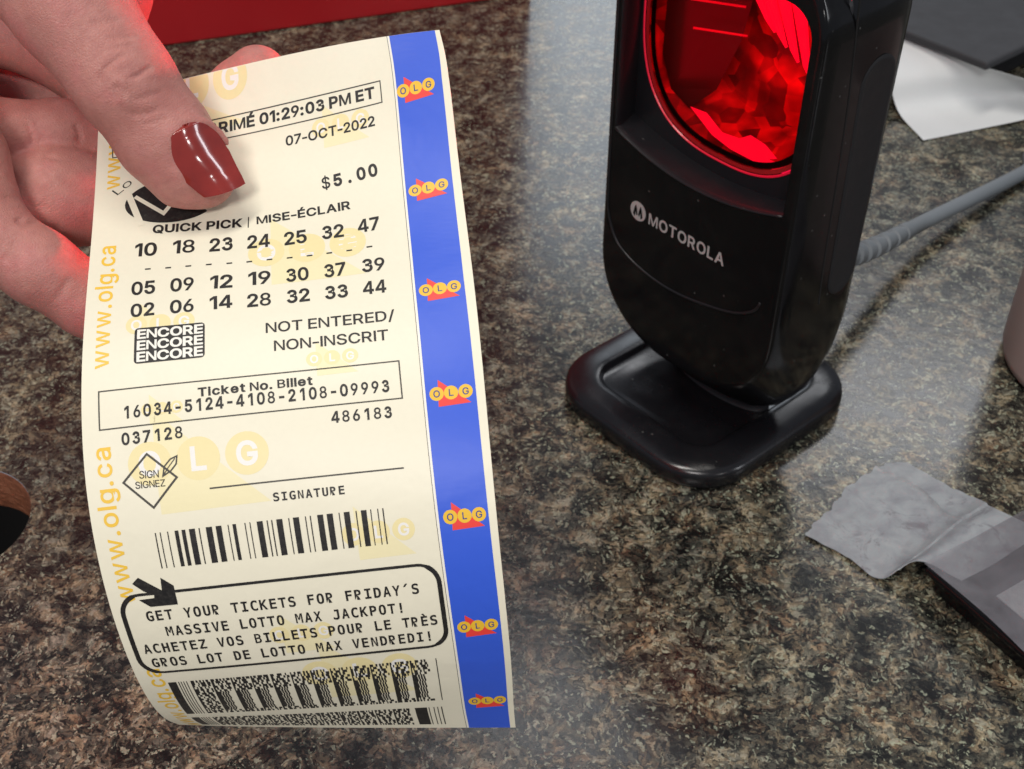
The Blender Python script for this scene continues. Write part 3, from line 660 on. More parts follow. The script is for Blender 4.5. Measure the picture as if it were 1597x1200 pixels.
SHP = {
 'dashes': [[12.89, 48.29], [17.31, 48.39], [21.68, 48.38], [26.1, 48.46], [30.56, 48.64], [34.88, 48.77], [39.24, 48.75], [43.6, 48.89], [47.91, 48.93], [52.17, 48.89], [56.48, 48.9], [60.85, 48.67]],
 'timebox': [[3.27, 9.87], [66.29, 8.8], [66.28, 13.63], [3.71, 13.65]],
 'encbox': [[10.76, 64.17], [25.44, 64.08], [25.52, 72.55], [11.11, 72.71]],
 'numbox': [[3.58, 78.09], [65.06, 77.87], [65.27, 86.12], [3.63, 86.1]],
 'diamond': [[12.9, 92.12], [18.51, 97.43], [13.12, 102.91], [7.65, 97.32]],
 'feather': [[15.71, 96.86], [16.2, 95.03], [17.55, 93.67], [18.93, 93.18], [18.67, 94.74], [17.44, 96.03]],
 'sign': [[24.84, 100.37], [64.24, 100.38]],
 'bars': [[0.0, 0.006], [0.0217, 0.027], [0.054, 0.0596], [0.0866, 0.1041], [0.1171, 0.1346], [0.1496, 0.1766], [0.1917, 0.1977], [0.2232, 0.2513], [0.2664, 0.2926], [0.3189, 0.3242], [0.34, 0.3564], [0.3925, 0.3978], [0.4143, 0.4195], [0.4458, 0.4728], [0.489, 0.4953], [0.5088, 0.5151], [0.5311, 0.5584], [0.5836, 0.5891], [0.6038, 0.6312], [0.6564, 0.6619], [0.6774, 0.6833], [0.7098, 0.7363], [0.751, 0.7784], [0.8032, 0.8086], [0.8255, 0.852], [0.8772, 0.8831], [0.9003, 0.9256], [0.9411, 0.9462], [0.9718, 0.9769], [0.9937, 1.0]],
 'barbox': [[12.46, 107.88], [59.26, 108.0], [59.16, 115.34], [12.34, 115.21]],
 'msgbox': [[2.73, 120.46], [68.79, 120.02], [68.55, 140.07], [1.55, 140.46]],
 'arrow': [[7.22, 116.64], [11.47, 119.87], [11.78, 117.14], [14.11, 119.1], [14.04, 123.27], [8.29, 123.22], [6.26, 121.45], [9.51, 121.35], [9.66, 120.73], [7.69, 119.68], [5.75, 117.82]],
 'pdf1': [[6.48, 143.9], [65.75, 143.7], [65.55, 158.97], [7.43, 158.79]],
 'pdf2': [[8.23, 162.08], [64.85, 161.53], [65.09, 168.45], [9.19, 169.87]],
 'stripL': [[69.78, 0.0], [69.43, 52.83], [69.9, 78.11], [70.28, 109.77], [70.11, 117.97], [70.68, 170.2]],
 'stripR': [[80.96, 0.0], [79.86, 54.87], [80.15, 79.36], [80.61, 127.59], [80.63, 170.32]],
 'logos': [[74.26, 12.33], [74.77, 36.03], [74.84, 62.06], [75.13, 86.03], [75.47, 111.13], [75.54, 135.86], [75.93, 160.21]],
 'www': [[[5.92, 73.06], [4.58, 40.47]], [[4.6, 121.82], [6.34, 90.51]], [[6.12, 23.72], [2.75, 3.6]], [[0.81, 161.78], [6.41, 139.77]]],
 'wwwx': [[2.57, 57.88], [5.32, 58.17], [1.19, 57.74], [7.1, 58.36]],
 'wm': [[23.05, 93.98], [47.31, 46.26], [29.3, 1.71], [56.43, 15.54], [16.13, 63.46], [51.61, 75.38], [59.37, 113.9], [49.74, 145.36], [23.3, 94.14], [33.08, 93.9]],
 'L': [[3.71, 13.65], [4.67, 11.36]]}

# ------------------------------------------------------------------ lottery ticket: a bent sheet of paper
TW, TL = 82.0, 171.0             # millimetres
_G = np.array(GRID, float) * 1e-5
_G = np.concatenate([2 * _G[:1] - _G[1:2], _G, 2 * _G[-1:] - _G[-2:-1]], 0)
_G = np.concatenate([2 * _G[:, :1] - _G[:, 1:2], _G, 2 * _G[:, -1:] - _G[:, -2:-1]], 1)
NVG, NUG = len(GRID), len(GRID[0])

def _cw(t):
    return np.stack([-0.5 * t + t * t - 0.5 * t ** 3, 1 - 2.5 * t * t + 1.5 * t ** 3,
                     0.5 * t + 2 * t * t - 1.5 * t ** 3, -0.5 * t * t + 0.5 * t ** 3], -1)

def sheet(u, v):
    """point of the paper's front surface at u mm across, v mm down"""
    a = np.clip(np.asarray(u, float) / TW, 0, 1) * (NUG - 1)
    b = np.clip(np.asarray(v, float) / TL, 0, 1) * (NVG - 1)
    i = np.minimum(a.astype(int), NUG - 2); j = np.minimum(b.astype(int), NVG - 2)
    wu = _cw(a - i); wv = _cw(b - j)
    out = np.zeros(a.shape + (3,))
    for p in range(4):
        for q in range(4):
            out += (wv[..., p] * wu[..., q])[..., None] * _G[j + p, i + q]
    return out

def sheet_normal(u, v):
    e = 0.4
    du = sheet(np.clip(u + e, 0, TW), v) - sheet(np.clip(u - e, 0, TW), v)
    dv = sheet(u, np.clip(v + e, 0, TL)) - sheet(u, np.clip(v - e, 0, TL))
    n = np.cross(dv, du)
    return n / np.linalg.norm(n, axis=-1, keepdims=True)

def lay(name, fl, height, material, parent):
    uv = np.array(fl.v)
    P = sheet(uv[:, 0], uv[:, 1]) + sheet_normal(uv[:, 0], uv[:, 1]) * height * 1e-3
    return mesh(name, P, [f for f in fl.f if len(set(f)) > 2], material, parent)

def paper_mat(name, col, rough=0.5, mottled=0.03, wave=False):
    m = mat(name, col, rough)
    b = m.node_tree.nodes['Principled BSDF']
    b.inputs['Specular IOR Level'].default_value = 0.35
    v = objcoord(m)
    n = noise(m, v, 900, 4, 0.6)
    k = tuple(max(0, c * (1 - mottled)) for c in col)
    L(m, mixc(m, n.outputs[0], k, tuple(min(1, c * (1 + mottled)) for c in col)), b.inputs['Base Color'])
    if wave:
        bump(m, noise(m, v, 55, 3, 0.5, 0.4).outputs[0], 0.16, 0.0022)
    else:
        bump(m, noise(m, v, 2500, 2).outputs[0], 0.05, 0.0001)
    return m
M['paper'] = paper_mat('cream_ticket_paper', (0.81, 0.765, 0.60), 0.42, wave=True)
M['paper_white'] = paper_mat('white_ticket_border', (0.84, 0.81, 0.72), 0.42)
M['ink'] = paper_mat('thermal_black', (0.016, 0.014, 0.013), 0.5, mottled=0.2)
_n = noise(M['ink'], objcoord(M['ink']), 1100, 5, 0.7)
L(M['ink'], ramp(M['ink'], _n.outputs[0], [(0.40, (0.010, 0.009, 0.009)), (0.58, (0.022, 0.020, 0.018)), (0.76, (0.06, 0.055, 0.045))]), M['ink'].node_tree.nodes['Principled BSDF'].inputs['Base Color'])
M['ink_thin'] = paper_mat('thermal_grey', (0.055, 0.05, 0.04), 0.5)
M['blue'] = paper_mat('blue_ticket_ink', (0.036, 0.108, 0.64), 0.42, wave=True)
M['logo_red'] = paper_mat('red_ticket_ink', (0.80, 0.055, 0.045), 0.4)
M['logo_yellow'] = paper_mat('yellow_ticket_ink', (0.82, 0.50, 0.035), 0.4)
M['logo_blue'] = paper_mat('dark_blue_ticket_ink', (0.035, 0.055, 0.22), 0.4)
M['www'] = paper_mat('amber_ticket_ink', (0.84, 0.53, 0.06), 0.42)
M['wash'] = paper_mat('pale_yellow_ticket_ink', (0.83, 0.75, 0.46), 0.42)
M['wash2'] = paper_mat('pale_amber_ticket_ink', (0.82, 0.71, 0.375), 0.42)
M['wash_white'] = paper_mat('pale_white_ticket_ink', (0.82, 0.80, 0.75), 0.42)

ticket = thing('lottery_ticket', 'bent cream lottery ticket with blue edge and printed numbers, pinched by the hand', 'ticket',
               tuple(sheet(np.array(41.0), np.array(171.0))))
def on_ticket(o):
    o.parent = ticket
    o.matrix_parent_inverse = Matrix.Translation(-Vector(ticket.location))
    return o

def build_ticket():
    nu, nv = 56, 150
    u = np.linspace(0, TW, nu); v = np.linspace(0, TL, nv)
    VV, UU = np.meshgrid(v, u, indexing='ij')
    P = sheet(UU.ravel(), VV.ravel()); Nn = sheet_normal(UU.ravel(), VV.ravel())
    n = nu * nv
    vs = np.concatenate([P, P - Nn * 0.00010])
    fs = []
    for j in range(nv - 1):
        for i in range(nu - 1):
            q = (j * nu + i, j * nu + i + 1, (j + 1) * nu + i + 1, (j + 1) * nu + i)
            fs.append(q); fs.append(tuple(k + n for k in q[::-1]))
    rim = [i for i in range(nu)] + [j * nu + nu - 1 for j in range(1, nv)] + [(nv - 1) * nu + i for i in range(nu - 2, -1, -1)] + [j * nu for j in range(nv - 2, 0, -1)]
    for a, b in zip(rim, rim[1:] + rim[:1]):
        fs.append((a, b, b + n, a + n))
    o = mesh('paper', vs, fs, M['paper'])
    fix_normals(o); smooth_by_angle(o, 50)
    on_ticket(o)

    # pale watermark: a wedge behind three balls that carry O L G
    def wm(tri, balls, white, c, s, rot=0.0):
        x, y = c
        r = 1.32 * s
        tri.poly([(x - 2.6 * s, y - 3.2 * s), (x - 2.6 * s, y + 3.1 * s), (x + 4.1 * s, y + 3.0 * s)])
        for k, ch in enumerate('OLG'):
            cx = x + (k - 1) * 2.95 * s
            balls.disc((cx, y), r, 32)
            gv, gf = glyph(ch, 0.045)
            h = 1.5 * s
            w = (gv[:, 0].max() - gv[:, 0].min()) / 1.09 * h
            white.text(ch, (cx - w / 2, y + h / 2), (cx + w / 2, y + h / 2), h, 0.045)
    tri, balls, white = Flat(), Flat(), Flat()
    for c, s in (((23.2, 94.1), 3.35), ((47.4, 46.6), 3.0), ((22.3, 1.6), 3.1), ((56.4, 15.9), 1.55), ((16.1, 63.3), 1.7),
                 ((51.6, 75.6), 1.25), ((57.6, 112.6), 1.75), ((48.5, 145.2), 3.0), ((16.5, 83.0), 1.0), ((38.0, 133.0), 1.6)):
        wm(tri, balls, white, c, s)
    inside = lambda fl: [setattr(fl, 'v', [(min(max(p[0], 0.1), 69.4), min(max(p[1], 0.1), 170.9)) for p in fl.v])]
    for fl in (tri, balls, white): inside(fl)
    w = on_ticket(lay('watermark', tri.cut(1.3, 5), 0.014, M['wash'], None))
    for nm, fl, h, m_ in (('watermark_logo', balls, 0.024, M['wash2']), ('watermark_lettering', white, 0.036, M['wash_white'])):
        o = lay(nm, fl.cut(1.3), h, m_, None); o.parent = w
    # www.olg.ca running up the left margin
    fl = Flat()
    for v0, v1 in ((22.6, -9.9), (72.9, 40.5), (122.2, 89.8), (171.5, 139.1)):
        gv, gf = glyph('www.olg.ca', 0.022, gap=0.15)
        x0, x1 = gv[:, 0].min(), gv[:, 0].max()
        vv = v0 - (gv[:, 0] - x0) / (x1 - x0) * (v0 - v1)
        uu = 5.55 - gv[:, 1] * (2.85 / 0.76)
        keep = [f for f in gf if all(0.3 < vv[i] < 170.7 for i in f)]
        fl.add(np.stack([uu, vv], 1), keep)
    on_ticket(lay('web_address_text', fl.cut(1.6), 0.045, M['www'], None))
    # blue edge stripe
    fl = Flat()
    rows = np.linspace(0.02, TL - 0.02, 60)
    lft = np.interp(rows, [0, 60, 110, 171], [69.9, 69.75, 70.15, 70.6]); rgt = np.interp(rows, [0, 12, 60, 128, 171], [80.9, 80.4, 80.0, 80.5, 80.7])
    for k in range(59):
        fl.add([(lft[k], rows[k]), (rgt[k], rows[k]), (rgt[k + 1], rows[k + 1]), (lft[k + 1], rows[k + 1])], [(0, 1, 2, 3)])
    st = on_ticket(lay('blue_stripe', fl.cut(1.3, 4), 0.020, M['blue'], None))
    fl = Flat()
    for k in range(59):
        a, b, c, d = lft[k] - 0.55, lft[k] - 0.02, rows[k], rows[k + 1]
        fl.add([(a, c), (b, c), (b, d), (a, d)], [(0, 1, 2, 3)])
    on_ticket(lay('white_border', fl, 0.020, M['paper_white'], None))
    fl = Flat()
    for k in range(59):
        a, b, c, d = lft[k] - 0.62, lft[k] - 0.5, rows[k], rows[k + 1]
        fl.add([(a, c), (b, c), (b, d), (a, d)], [(0, 1, 2, 3)])
    on_ticket(lay('border_line', fl, 0.030, M['ink_thin'], None))
    for k, (cx, cy) in enumerate(SHP['logos']):
        fl = Flat(); fl.poly([(cx - 2.5, cy - 2.95), (cx - 2.75, cy + 2.75), (cx + 3.95, cy + 2.45)])
        lg = lay('emblem', fl.cut(1.3), 0.034, M['logo_red'], None)
        lg.parent = st
        fb, ft = Flat(), Flat()
        for i, ch in enumerate('OLG'):
            x = cx + (i - 1) * 2.95
            fb.disc((x, cy), 1.46, 28)
            gv, gf = glyph(ch, 0.025)
            w = (gv[:, 0].max() - gv[:, 0].min()) * 1.42
            ft.text(ch, (x - w / 2, cy + 0.74), (x + w / 2, cy + 0.74), 1.48, 0.025)
        fb.cut(1.3)
        nb = len(fb.v)
        uvb = np.array(fb.v + ft.v)
        hh = np.array([0.050] * nb + [0.068] * len(ft.v))[:, None] * 1e-3
        # balls and letters of one emblem share one mesh with two inks
        P = sheet(uvb[:, 0], uvb[:, 1]) + sheet_normal(uvb[:, 0], uvb[:, 1]) * hh
        faces = list(fb.f) + [tuple(i + nb for i in f) for f in ft.f]
        o = mesh('emblem_lettering', P, faces, [M['logo_yellow'], M['logo_blue']])
        for pi, p in enumerate(o.data.polygons): p.material_index = 0 if pi < len(fb.f) else 1
        o.parent = st
    # thermal printing
    fl = Flat()
    for kind, s, u0, v0, u1, v1, cap, wt in TEXTS:
        if s == 'IMP': v0 = v1
        if v0 > 120: cap *= 0.96
        if kind == 'p': fl.text(s, (u0, v0), (u1, v1), cap, 0.010 + 0.048 * wt)
        elif v0 > 100: fl.mono(s, (u0, v0), (u1, v1), cap, 0.038 + 0.02 * wt, 'T')
        else: fl.mono(s, (u0, v0), (u1, v1), cap, 0.064 * wt, 'S', 0.76)
    for u, v in SHP['dashes']:
        fl.poly([(u - 0.62, v - 0.19), (u + 0.62, v - 0.19), (u + 0.62, v + 0.19), (u - 0.62, v + 0.19)])
    on_ticket(lay('printed_text', fl.cut(1.5), 0.058, M['ink'], None))
    # frames and rules
    fl = Flat()
    (a0, b0), _, (a1, b1), _ = SHP['numbox']
    fl.stroke([(3.58, 78.0), (65.1, 78.0), (65.2, 86.15), (3.62, 86.15)], 0.29, True)
    fl.stroke([(3.4, 9.0), (66.25, 9.0), (66.25, 13.6), (3.7, 13.6)], 0.25, True)
    fl.stroke(SHP['sign'], 0.32)
    fl.stroke(SHP['diamond'], 0.44, True)
    fl.stroke([(15.75, 96.9)] + SHP['feather'][1:], 0.32, True)
    fl.stroke([(15.75, 96.9), (16.9, 95.4), (18.5, 93.6)], 0.22)
    on_ticket(lay('printed_marking', fl.cut(1.3, 4), 0.058, M['ink_thin'], None))
    fl = Flat()
    # rounded message frame
    def rr(x0, y0, x1, y1, r, n=8):
        p = []
        for cx, cy, a0 in ((x1 - r, y0 + r, -90), (x1 - r, y1 - r, 0), (x0 + r, y1 - r, 90), (x0 + r, y0 + r, 180)):
            for k in range(n + 1):
                an = math.radians(a0 + 90 * k / n); p.append((cx + r * math.cos(an), cy + r * math.sin(an)))
        return p
    path = rr(2.2, 120.35, 68.65, 140.25, 4.3)
    wd = [1.0 if (x < 5 or x > 66) else 0.62 for x, y in path]
    fl.stroke(path, wd, True)
    fl.poly(SHP['arrow'])
    on_ticket(lay('message_frame', fl.cut(1.3, 4), 0.058, M['ink'], None))
    # word mark in a black block
    q = SHP['encbox']
    fl = Flat()
    fl.poly(rr(10.8, 64.15, 25.5, 72.65, 0.85))
    blk = on_ticket(lay('word_block', fl.cut(1.3, 4), 0.058, M['ink'], None))
    fl = Flat()
    for k, (kind, s, u0, v0, u1, v1, cap, wt) in enumerate(ENC):
        v = 66.86 + k * 2.70
        fl.text(s, (11.35, v), (25.15, v), 2.30, 0.055, gap=0.05)
    o = lay('word_block_lettering', fl.cut(1.3), 0.078, M['paper_white'], None); o.parent = blk
    # LOTTO-style round mark under the thumb: striped black disc with slanted letters
    fl = Flat()
    cx, cy, rx, ry = 17.6, 28.0, 10.6, 6.6
    fl.disc((cx, cy), rx, 48, ry)
    mk = on_ticket(lay('round_mark', fl.cut(1.3, 4), 0.058, M['ink'], None))
    fl = Flat()
    fl.stroke([(7.6, 24.4), (10.9, 34.8)], 1.5)
    fl.stroke([(9.2, 25.6), (15.8, 31.6), (17.9, 28.3), (17.9, 21.5)], 1.0)
    fl.stroke([(24.9, 30.2), (27.4, 33.6)], 1.4)
    fl.v = [(x, y) if ((x - cx) / rx) ** 2 + ((y - cy) / ry) ** 2 < 1.25 else (x, y) for x, y in fl.v]
    o = lay('round_mark_lettering', fl.cut(1.3), 0.078, M['paper'], None); o.parent = mk
    fl = Flat(); fl.text('Lo', (5.2, 24.6), (8.6, 21.4), 2.0, -0.01)
    on_ticket(lay('script_word', fl, 0.058, M['ink'], None))
    # striped barcode
    fl = Flat()
    q = SHP['barbox']
    x0, x1, y0, y1 = 12.46, 59.22, 107.95, 115.3
    for a, b in SHP['bars']:
        p, r = x0 + a * (x1 - x0), x0 + b * (x1 - x0)
        p += 0.02; r -= 0.02
        fl.poly([(p, y0), (r, y0), (r, y1), (p, y1)])
    on_ticket(lay('barcode', fl.cut(1.3), 0.058, M['ink'], None))
    # stacked barcodes: random modules, not a readable code
    fl = Flat()
    def stacked(x0, x1, y0, y1, rows, heavy_left, heavy_right, pad_from, pad_to):
        R = random.Random(5 + rows)
        m = (x1 - x0) / 230.0
        rh = (y1 - y0) / rows
        def bar(a, b, r0, r1):
            if r1 - r0 > 2:
                for r in range(r0, r1): bar(a, b, r, r + 1)
                return
            fl.poly([(x0 + a * m, y0 + r0 * rh), (x0 + b * m, y0 + r0 * rh), (x0 + b * m, y0 + r1 * rh + 0.015), (x0 + a * m, y0 + r1 * rh + 0.015)])
        if heavy_left:
            for a, b in ((0, 7), (8.6, 9.4), (10.8, 11.5), (13.0, 13.7), (15.4, 16.1)): bar(a, b, 0, rows)
        if heavy_right:
            for a, b in ((205, 216), (217.5, 218.3), (222, 222.8), (225.5, 226.3), (229, 230)): bar(a, b, 0, rows)
        else: bar(229.2, 230, 0, rows)
        xs0, xs1 = 19, (201 if heavy_right else 224)
        ncol = 12 if not heavy_right else 11
        cw = (xs1 - xs0) / ncol
        pats = [((0, 4.6), (5.3, 6.7), (7.4, 9.0), (9.8, 11.2)), ((0, 5.0), (5.8, 7.2), (8, 9.4), (10.2, 11.6)), ((0, 4.2), (5.0, 6.6), (7.4, 8.8), (9.5, 10.8))]
        for c in range(ncol):
            for r in range(rows):
                if pad_from <= r < pad_to and c > 0:
                    runs = pats[(r + c) % 3]
                else:
                    runs = []; x = 0.0
                    while x < cw - 2.2:
                        w = R.choice((1.1, 1.6, 2.2, 3.0, 4.0)); g = R.choice((1.0, 1.4, 2.0, 2.8))
                        runs.append((x, min(x + w, cw - 0.8))); x += w + g
                for a, b in runs: bar(xs0 + c * cw + a, xs0 + c * cw + b, r, r + 1)
    stacked(6.2, 65.65, 143.8, 158.85, 19, True, False, 6, 17)
    stacked(6.3, 65.2, 161.7, 169.3, 9, True, True, 99, 99)
    on_ticket(lay('stacked_barcode', fl, 0.058, M['ink'], None))
build_ticket()

# ------------------------------------------------------------------ barcode scanner (local millimetres, x along its face, y to its back)
SC = thing('barcode_scanner', 'black presentation barcode scanner on a square foot, with a glowing red window', 'barcode scanner',
           (0.072, 0.346, 0.0), math.radians(-50))
mm = 1e-3

def rr_loop(x0, x1, y0, y1, r, n=10):
    p = []
    for cx, cy, a0 in ((x1 - r, y0 + r, -90), (x1 - r, y1 - r, 0), (x0 + r, y1 - r, 90), (x0 + r, y0 + r, 180)):
        for k in range(n + 1):
            an = math.radians(a0 + 90 * k / n); p.append((cx + r * math.cos(an), cy + r * math.sin(an)))
    return p

def loft(loops, close_first=True, close_last=True):
    n = len(loops[0]); vs = [p for l in loops for p in l]; fs = []
    for k in range(len(loops) - 1):
        for i in range(n):
            j = (i + 1) % n
            fs.append((k * n + i, k * n + j, (k + 1) * n + j, (k + 1) * n + i))
    if close_first: fs.append(tuple(range(n - 1, -1, -1)))
    if close_last: fs.append(tuple((len(loops) - 1) * n + i for i in range(n)))
    return vs, fs

def build_scanner():
    # foot: rounded square tray with a raised rim
    def foot(ins, z, r0=23):
        return [(x * mm, y * mm, z * mm) for x, y in rr_loop(-45.7 + ins, 37.3 - ins, -41.8 + ins, 48.8 - ins, max(r0 - ins, 8))]
    prof = [(2, 0.3), (0.5, 0.8), (0, 2), (0, 5), (0.35, 6.7), (1.2, 7.8), (2.6, 8.4), (6, 9.0), (10.5, 9.4), (12.4, 9.4), (13.4, 9.0), (13.9, 8.1), (14.4, 7.8)]
    vs, fs = loft([foot(*p) for p in prof])
    o = mesh('foot', vs, fs, plastic('foot_plastic', (0.006, 0.006, 0.0075), 0.22, 0.05, spec=0.45, dust=330), SC); smooth_by_angle(o, 50)
    vs, fs = loft([foot(14.3, 7.85), foot(15.5, 7.6), foot(18, 7.5)], False, True)
    o = mesh('foot_well', vs, fs, M['black_gloss'], SC); smooth_by_angle(o, 40)
    # neck
    def ell(a, b, z, cy=3):
        return [(a * math.cos(t) * mm, (cy + b * math.sin(t)) * mm, z * mm) for t in np.linspace(0, 2 * math.pi, 49)[:-1]]
    vs, fs = loft([ell(23, 9, 7.4, 8), ell(22.4, 8.5, 8.2, 8), ell(22, 8, 11, 8), ell(22, 8, 17, 7), ell(22, 11, 26, 4)])
    o = mesh('neck', vs, fs, M['black_satin'], SC); smooth_by_angle(o, 50)
    # housing
    Wd, zb, zt = 39.5, 29.5, 186.0
    def outline(ins, y):
        zlow = np.interp(y, [-20, -16, -8, 2, 10, 16, 21, 24, 27.5], [29.5, 25.5, 19, 13, 11.5, 15, 25, 38, 54])
        p = []
        a, rt = Wd - ins, 26.0
        rx, rz = float(np.interp(y, [-18, -6, 18, 27], [33.5, 27, 27, 32])) - ins, max(float(np.interp(y, [-18, -6, 18], [61.5, 58, 58])) - zlow - ins, 12)
        ex_ = float(np.interp(y, [-18, -6, 18, 27], [0.92, 0.72, 0.72, 0.9]))
        n = 18
        zc = zlow + ins + rz
        for k in range(n + 1):
            an = math.radians(-90 + 90 * k / n); p.append((a - rx + rx * math.copysign(abs(math.cos(an)) ** ex_, math.cos(an)), zc - rz * abs(math.sin(an)) ** ex_))
        for k in range(n + 1):
            an = math.radians(90 * k / n); p.append((a - (rt - ins) + (rt - ins) * math.cos(an), zt - rt + (rt - ins) * math.sin(an)))
        for k in range(n + 1):
            an = math.radians(90 + 90 * k / n); p.append((-a + (rt - ins) + (rt - ins) * math.cos(an), zt - rt + (rt - ins) * math.sin(an)))
        for k in range(n + 1):
            an = math.radians(180 + 90 * k / n); p.append((-a + rx + rx * math.copysign(abs(math.cos(an)) ** ex_, math.cos(an)), zc - rz * abs(math.sin(an)) ** ex_))
        return [(x * mm, y * mm, z * mm) for x, z in p]
    loops = [outline(2.4, -20), outline(1.2, -19.8), outline(0.5, -19.2), outline(0.0, -18), outline(0, -12), outline(0, -6), outline(0, 2), outline(0.2, 8), outline(0.5, 13), outline(1.1, 18),
             outline(2.4, 22), outline(5.0, 25.2), outline(9, 27.4), outline(14, 28.6), outline(20, 29.2)]
    vs, fs = loft(loops, False, True)
    # front face with the window opening
    nb = 24
    def opening(ins, y):
        a = 35.6 - ins
        p = [(x, 101.2 + 6.6 * (x / 35.6) ** 2 + ins) for x in np.linspace(-a, a, nb + 1)]
        r = 9.5
        for k in range(9):
            an = math.radians(90 * k / 8); p.append((a - r + r * math.cos(an), 170 - ins - r + r * math.sin(an)))
        for k in range(9):
            an = math.radians(90 + 90 * k / 8); p.append((-a + r + r * math.cos(an), 170 - ins - r + r * math.sin(an)))
        return [(x * mm, y * mm, z * mm) for x, z in p]
    op = opening(0, -20)
    n0 = len(loops[0])
    fl = Flat(); fl.poly([(p[0] / mm, p[2] / mm) for p in loops[0]], [[(p[0] / mm, p[2] / mm) for p in op][::-1]])
    b = len(vs)
    vs += [(x * mm, -20 * mm, z * mm) for x, z in fl.v]
    fs += [tuple(i + b for i in f) for f in fl.f]
    o = mesh('housing', vs, fs, M['black_gloss'], SC)
    bm = bmesh.new(); bm.from_mesh(o.data); bmesh.ops.remove_doubles(bm, verts=bm.verts, dist=1e-6)
    bmesh.ops.recalc_face_normals(bm, faces=bm.faces); bm.to_mesh(o.data); bm.free()
    smooth_by_angle(o, 35)
    # recess behind the opening
    def glass(k, y, c=(0, 147)):
        p = []
        for t in np.linspace(math.pi, 2 * math.pi, 45):
            cs, sn = math.cos(t), math.sin(t)
            p.append(((37.6 - k) * math.copysign(abs(cs) ** 0.77, cs), c[1] + (41 - k) * math.copysign(abs(sn) ** 0.77, sn)))
        p += [(37.6 - k, 171 - k), (32 - k, 175 - k), (-32 + k, 175 - k), (-37.6 + k, 171 - k)]
        return [(x * mm, y * mm, z * mm) for x, z in p]
    def rec(y):
        # the recess widens behind the bezel
        q = opening(0.0, y)
        return [(x * 38.6 / 35.6, y_, (z - 0.004 * 0) if z < 0.12 else z + 0.0065 * min(1, (z - 0.12) / 0.04)) for x, y_, z in q]
    YG = -8.0
    lo = [opening(0.0, -20.0), opening(0.35, -19.3), opening(0.3, -17.5), rec(YG)]
    vs, fs = loft(lo, False, False)
    gl = glass(0, YG)
    fl = Flat(); fl.poly([(p[0] / mm, p[2] / mm) for p in rec(0)], [[(p[0] / mm, p[2] / mm) for p in gl][::-1]])
    b = len(vs)
    vs += [(x * mm, YG * mm, z * mm) for x, z in fl.v]; fs += [tuple(i + b for i in f) for f in fl.f]
    o = mesh('window_recess', vs, fs, M['black_satin'], SC); smooth_by_angle(o, 30)
    # red optical chamber
    rm = mat('red_chamber', (0.42, 0.01, 0.014), 0.35)
    v = objcoord(rm); n = noise(rm, v, 60, 3, 0.5, 0.2)
    vo = N(rm, 'ShaderNodeTexVoronoi', Scale=170.0, Randomness=1.0); L(rm, v, vo.inputs['Vector'])
    sp = rm.node_tree.nodes.new('ShaderNodeSeparateColor'); L(rm, vo.outputs['Color'], sp.inputs[0])
    sm_ = N(rm, 'ShaderNodeMath'); sm_.operation = 'MULTIPLY_ADD'; L(rm, sp.outputs[0], sm_.inputs[0]); sm_.inputs[1].default_value = 0.22; L(rm, n.outputs[0], sm_.inputs[2])
    L(rm, ramp(rm, sm_.outputs[0], [(0.42, (0.05, 0.001, 0.004)), (0.56, (0.16, 0.003, 0.008)), (0.68, (0.45, 0.010, 0.02)), (0.80, (0.85, 0.03, 0.045))]),
      rm.node_tree.nodes['Principled BSDF'].inputs['Base Color'])
    dm = mat('dark_red_mirror', (0.03, 0.008, 0.008), 0.3)
    cup = [glass(1.0, YG + 0.5), glass(1.6, YG + 3), glass(5.0, 4), glass(8, 14)]
    vs, fs = loft(cup, False, True)
    ch = mesh('optical_chamber', vs, fs, rm, SC); smooth_by_angle(ch, 60)
    # glowing rim of the pane and the soft band inside it
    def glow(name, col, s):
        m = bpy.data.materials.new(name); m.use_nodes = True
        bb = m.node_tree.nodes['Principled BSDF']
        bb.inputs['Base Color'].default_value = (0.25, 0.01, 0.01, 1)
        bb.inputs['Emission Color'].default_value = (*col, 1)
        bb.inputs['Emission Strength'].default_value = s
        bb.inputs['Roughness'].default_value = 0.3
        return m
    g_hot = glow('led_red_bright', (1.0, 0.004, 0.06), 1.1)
    g_rim = glow('led_red_rim', (1.0, 0.004, 0.05), 0.42)
    g_band = glow('led_red_band', (1.0, 0.0, 0.02), 0.05)
    n = len(gl)
    ring = [glass(0.0, YG - 0.25), glass(0.45, YG - 0.5), glass(0.7, YG - 0.1)]
    vs, fs = loft(ring, False, False)
    pane = mesh('scan_window', *loft([glass(0.9, YG + 0.2), glass(0.9, YG + 0.35)]), None, SC)
    gm = bpy.data.materials.new('red_window_pane'); gm.use_nodes = True
    nt = gm.node_tree; nt.nodes.remove(nt.nodes['Principled BSDF'])
    tr = nt.nodes.new('ShaderNodeBsdfTransparent'); tr.inputs[0].default_value = (1.0, 0.55, 0.55, 1)
    gs = nt.nodes.new('ShaderNodeBsdfGlossy'); gs.inputs['Roughness'].default_value = 0.05
    fr = nt.nodes.new('ShaderNodeFresnel'); fr.inputs[0].default_value = 1.18
    mx = nt.nodes.new('ShaderNodeMixShader')
    ge = nt.nodes.new('ShaderNodeNewGeometry'); sb = nt.nodes.new('ShaderNodeMath'); sb.operation = 'SUBTRACT'; sb.use_clamp = True
    nt.links.new(fr.outputs[0], sb.inputs[0]); nt.links.new(ge.outputs['Backfacing'], sb.inputs[1])
    nt.links.new(sb.outputs[0], mx.inputs[0]); nt.links.new(tr.outputs[0], mx.inputs[1]); nt.links.new(gs.outputs[0], mx.inputs[2])
    nt.links.new(mx.outputs[0], nt.nodes['Material Output'].inputs[0])
    pane.data.materials.append(gm); fix_normals(pane)
    r1 = mesh('lit_rim', vs, fs, g_rim, pane)
